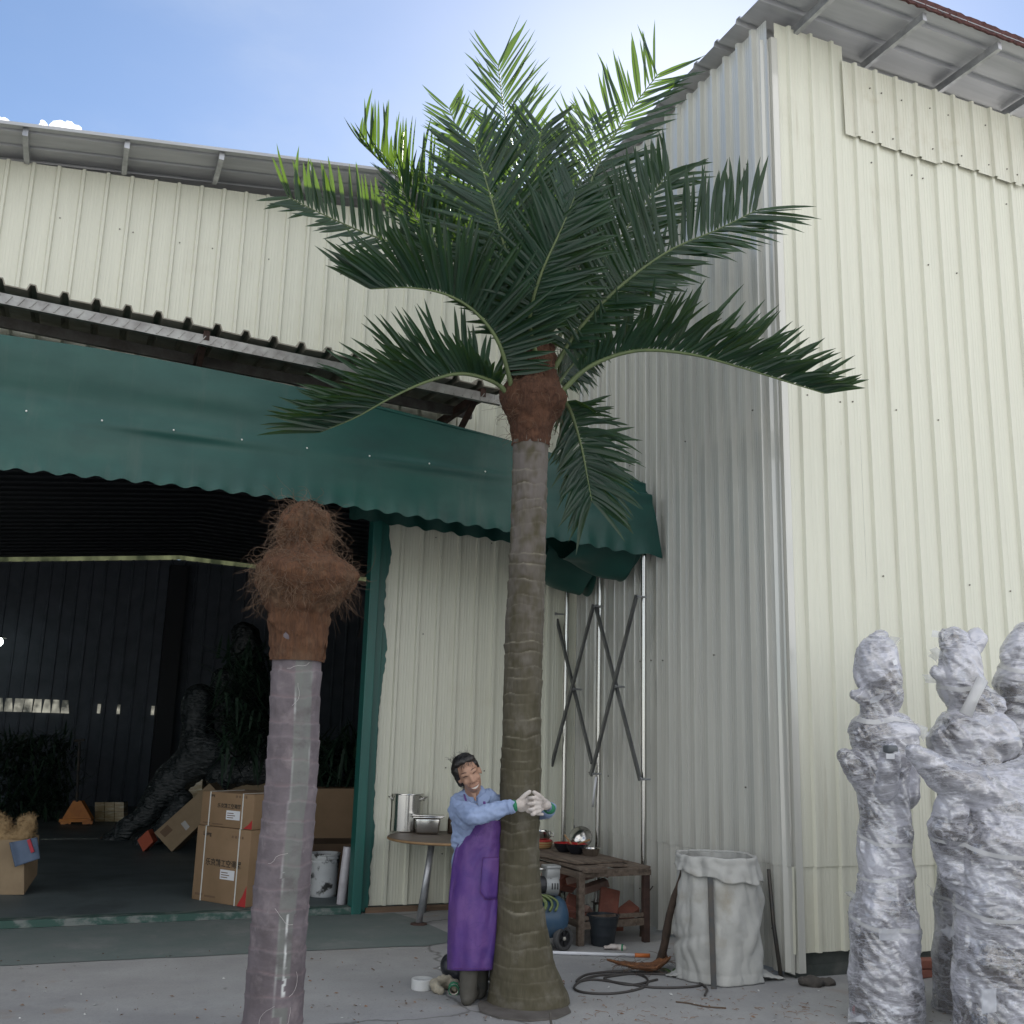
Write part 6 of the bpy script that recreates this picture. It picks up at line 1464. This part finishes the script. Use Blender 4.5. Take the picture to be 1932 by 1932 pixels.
# wrapped dark palm heads
def darkwrap(caps, h, label, seed):
    b = MB()
    for a, c, r0, r1 in caps: b.capsule(onH(*a, h), onH(*c, h), r0, r1, 16)
    o = remesh(b, .03, 2, .5, lambda p, n: p + n * (.05 * noise.noise(Vector((p.x * 4 + seed, p.y * 4, p.z * 3))) + .03 * abs(noise.noise(Vector((p.x * 11, p.y * 11, p.z * 6)))) + .012 * noise.noise(p * 22))).build("wrapped_palm", filmd, None, True)
    tag(o, label, "wrapped palm", "palms wrapped in dark film")
hq = hT + 1.3
darkwrap([((375, 1320), (372, 1400), .20, .22), ((372, 1400), (395, 1420), .25, .3), ((395, 1420), (330, 1470), .28, .26), ((330, 1470), (270, 1540), .24, .17), ((270, 1540), (200, 1595), .14, .12)], hq, "long palm in dark film slanting down to the left on the workshop floor", 1)
darkwrap([((440, 1430), (485, 1400), .25, .22), ((420, 1460), (500, 1450), .22, .2)], hq - .3, "bulging palm in dark film behind the printed cartons", 2)
darkwrap([((462, 1200), (466, 1400), .22, .35), ((430, 1290), (425, 1400), .25, .3)], hq + 1.2, "upright palm in dark film standing farthest back by the left trunk", 3)
darkwrap([((345, 1560), (265, 1592), .10, .10), ((345, 1510), (300, 1570), .14, .10)], hq - .5, "thin wrapped palm stem lying beside the orange-red carton", 4)
# crates stack
hC = ground(215, 1551, FZ).dot(HF)
for i in range(3):
    for j in range(2):
        x0 = 179 + 18.5 * i; y1 = 1550 - 18.5 * j
        quadbox("parcel", [(x0, y1), (x0, y1 - 17.8), (x0 + 17.6, y1 - 18.0), (x0 + 17.6, y1)], hC, .18, shinyk, "%s parcel of the %s row in the small film-wrapped stack by the pallet truck" % (("left", "middle", "right")[i], ("bottom", "top")[j]), "parcel", "film-wrapped parcels")
# pallet truck
hJ = ground(145, 1556, FZ).dot(HF); jc = onH(145, 1556, hJ)
J = thing("pallet_truck", "orange hand pallet truck parked on the dark workshop floor", "pallet truck", (jc.x, jc.y, FZ))
orange = mat("orange_truck_paint", (.55, .20, .03), .5, col2=(.40, .13, .02), ns=5)
b = MB(); F_ = [onH(x, y, hJ) for x, y in ((116, 1547), (138, 1511), (153, 1511), (173, 1546))]; K = [p + HF * .12 for p in F_]
b.add(F_ + K, [(0, 1, 2, 3), (7, 6, 5, 4), (0, 4, 5, 1), (1, 5, 6, 2), (2, 6, 7, 3), (3, 7, 4, 0)]); b.build("mast_plate", orange, J)
b = MB(); b.beam(onH(114, 1548, hJ), onH(174, 1547, hJ), .10, .05); b.build("fork_bridge", orange, J)
for x in (124, 165):
    b = MB(); b.beam(onH(x, 1552, hJ - .05), onH(x, 1548, hJ + 1.1), .15, .05); b.build("fork", orange, J)
    b = MB(); p = onH(x, 1562, hJ); b.tube([p - RC * .05, p + RC * .05], .08, 14); b.build("wheel", blackm, J)
b = MB(); b.tube([onH(145, 1512, hJ), onH(150, 1400, hJ - .25)], .022, 8); b.tube([onH(140, 1398, hJ - .25), onH(160, 1396, hJ - .25)], .02, 8); b.build("handle", darksteel, J)
# carton with fur and jeans at the left edge
LB = ground(46, 1688, FZ); hL = LB.dot(HF)
R45 = Matrix.Rotation(radians(-38), 3, 'Z')
lo = thing("cardboard_box", "open brown carton at the left edge with jeans and furry pieces hanging out", "carton", LB, "plain cartons in the workshop")
b = MB(); Pf = [onH(-30, 1688, hL), onH(45, 1688, hL - .06), onH(45, 1585, hL - .06), onH(-30, 1585, hL)]; Pb = [onH(70, 1650, hL + .5), onH(74, 1575, hL + .5)]
b.add([Pf[0], Pf[1], Pf[2], Pf[3]], [(0, 1, 2, 3)]); b.add([Pf[1], Pb[0], Pb[1], Pf[2]], [(0, 1, 2, 3)]); bb_ = [Pf[0] + HF * .5 + RC * .1, Pf[3] + HF * .5 + RC * .1]; b.add([Pb[0], bb_[0], bb_[1], Pb[1]], [(0, 1, 2, 3)]); b.add([bb_[0], Pf[0], Pf[3], bb_[1]], [(0, 1, 2, 3)])
b.build("box_shell", kraft2, lo).modifiers.new("thick", 'SOLIDIFY').thickness = .008
furm = mat("tan_fur", (.36, .25, .13), .95, col2=(.27, .18, .09), ns=12, bump=.8, bs=40)
b = MB(); 
for a, c, r0, r1 in (((-10, 1552), (5, 1560), .10, .09), ((48, 1553), (55, 1548), .075, .06), ((15, 1583), (42, 1580), .10, .09), ((42, 1580), (50, 1560), .09, .08), ((-10, 1560), (10, 1585), .09, .1)): b.capsule(onH(*a, hL + .12), onH(*c, hL + .12), r0, r1, 14)
fm_ = remesh(b, .014, 2, .5, lambda p, n: p + n * .014 * noise.noise(p * 30)); fo = thing("furry_toy_parts", "tan furry pieces sticking out of the open carton at the left edge", "fur", onH(25, 1575, hL + .12)); fb = fm_.build("fur_body", furm, fo, True)
b = MB(); q = random.Random(3)
for _ in range(1500):
    f = fm_.f[q.randrange(len(fm_.f))]; p = fm_.v[f[0]]; nn = (fm_.v[f[1]] - p).cross(fm_.v[f[2]] - p).normalized(); d = (nn + Vector((q.uniform(-.6, .6), q.uniform(-.6, .6), q.uniform(-.6, .6)))).normalized(); b.tube([p, p + d * .018, p + d * .034 + Vector((0, 0, -.006))], [.0016, .0012, .0006], 3, False)
tag(b.build("fur_hair", furm, fb), kind='stuff')
jn = mat("blue_denim", (.09, .13, .20), .9, col2=(.13, .17, .25), ns=5, bump=.4, bs=30)
b = MB(); b.grid(lambda u, v: onH(17 + 52 * u + 5 * v + 6 * v * (1 - u), 1590 - 10 * u + (46 - 6 * u) * v, hL - .13 + .10 * u + .02 * sin(u * 6)), 20, 16)
jo = thing("jeans", "folded blue jeans hanging over the edge of the open carton", "jeans", onH(40, 1630, hL)); b.build("denim", jn, jo, True).modifiers.new("thick", 'SOLIDIFY').thickness = .015
b = MB(); b.beam(onH(54, 1584, hL - .10), onH(62, 1608, hL - .10), .03, .012, HF); b.build("red_band", mat("red_ribbon", (.4, .03, .05), .6), jo)
# white bucket and roll by the door frame
c = ground(608, 1690, FZ); bo = thing("white_bucket", "paint-smeared white plastic bucket just inside the green door frame", "bucket", c)
wb = mat("smeared_white_plastic", (.55, .57, .58), .5, col2=(.50, .51, .51), ns=5, col3=(.04, .042, .04), ns3=6, lo3=.54, hi3=.60)
b = MB(); b.lathe([(0, 0), (.122, 0), (.126, .006), (.140, .31), (.148, .31), (.148, .325), (.141, .328), (.141, .345), (.149, .346), (.149, .362), (.142, .364), (.142, .375), (.152, .38), (.152, .395), (.14, .395), (.13, .02), (0, .012)], c, 40); b.build("bucket_body", wb, bo, True, angle=35)
b = MB(); b.lathe([(0, .36), (.136, .36), (.14, .37)], c, 30); b.build("contents", blackm, bo, True)
c = ground(643, 1706, FZ); tag(MB().lathe([(0, 0), (.04, 0), (.041, .002), (.043, .2), (.041, .50), (.04, .503), (.018, .503), (.018, .49), (0, .49)], c, 24, rot=Matrix.Rotation(radians(4), 3, 'Y')).build("film_roll", mat("stretch_film_roll", (.50, .49, .52), .3, col2=(.42, .40, .42), ns=4, stretch=(1, 1, 3)), None, True, angle=40), "upright roll of pale stretch film leaning beside the green door frame", "film roll")
a, c = ground(9, 1749), ground(263, 1736)
tag(MB().beam(a + Vector((0, 0, .012)), c + Vector((0, 0, .016)), .03, .022).build("timber_batten", timber), "thin brown timber batten lying along the green sill of the doorway", "batten")
a, c = ground(600, 1724), ground(712, 1716)
tag(MB().beam(a + Vector((0, 0, .012)), c + Vector((0, 0, .012)), .04, .02).build("timber_batten", timber), "short pale batten at the foot of the green door frame", "batten")
# lit lamp
lp = onY(-2, 1211, 21); lo_ = thing("work_lamp", "small lit white lamp glowing at the left edge of the dark workshop", "lamp", lp)
em = bpy.data.materials.new("lit_bulb"); em.use_nodes = True; bsdf(em).inputs['Emission Color'].default_value = (.85, 1, .95, 1); bsdf(em).inputs['Emission Strength'].default_value = 5
MB().ell(lp, (.07, .07, .08)).build("bulb", em, lo_, True); MB().lathe([(.03, .08), (.12, .05), (.13, .04)], lp + Vector((0, 0, .03)), 20).build("lamp_shade", darksteel, lo_, True)
# stored foliage mass against the far wall
b = MB(); q = random.Random(12)
for _ in range(2600):
    x, y = (q.uniform(-10, 120), q.uniform(1385, 1530)) if q.random() < .5 else (q.uniform(590, 680), q.uniform(1390, 1490)) if q.random() < .45 else (q.uniform(430, 500), q.uniform(1230, 1430))
    p = onH(x, y, 17.5 if x < 150 else 13.2) + HF * q.uniform(-.5, .6); a = q.uniform(0, 6.3); d = Vector((cos(a) * .6, sin(a) * .3, q.uniform(-.9, .5))).normalized(); s = Vector((-d.y, d.x, .1)).normalized() * .02; L_ = q.uniform(.25, .5)
    b.add([p - s, p + s, p + d * L_ * .6 + s * .7, p + d * L_, p + d * L_ * .6 - s * .7], [(0, 1, 2, 3, 4)])
tag(b.build("stored_fronds", darkleaf), kind='stuff')

# ================================================================== litter on the concrete
b = MB(); q = random.Random(21)
for _ in range(420):
    x, y = q.uniform(560, 1900) if q.random() < .8 else q.uniform(0, 480), 1790 + 150 * q.random() ** .7
    p = ground(x, y, .006); a = q.uniform(0, 6.3); L_ = q.uniform(.004, .020); wd = L_ * q.uniform(.2, .6); u = Vector((cos(a), sin(a), 0)); s = Vector((-sin(a), cos(a), 0))
    mi = q.choice((0, 0, 0, 1, 1, 2)) if q.random() < .9 else 3
    b.add([p - u * L_ + Vector((0, 0, q.uniform(0, .006))), p + s * wd + Vector((0, 0, q.uniform(.002, .01))), p + u * L_, p - s * wd * q.uniform(.4, 1)], [(0, 1, 2, 3)], mi)
for _ in range(120):
    x, y = q.gauss(1350, 200), q.gauss(1905, 18)
    if y < 1850: continue
    p = ground(x, y, .005); a = q.uniform(0, 6.3); pts = [p]
    for k in range(4): a += q.uniform(-.6, .6); p = p + Vector((cos(a), sin(a), 0)) * q.uniform(.006, .018); pts.append(p + Vector((0, 0, q.uniform(0, .006))))
    b.tube(pts, .0014, 3, False, 1)
tag(b.build("litter", [mat("dry_leaf", (.16, .11, .08), .9), mat("pale_coir_bit", (.22, .13, .08), .9), mat("grey_chip", (.2, .19, .18), .9), mat("pale_chip", (.6, .6, .58), .7)]), kind='stuff')
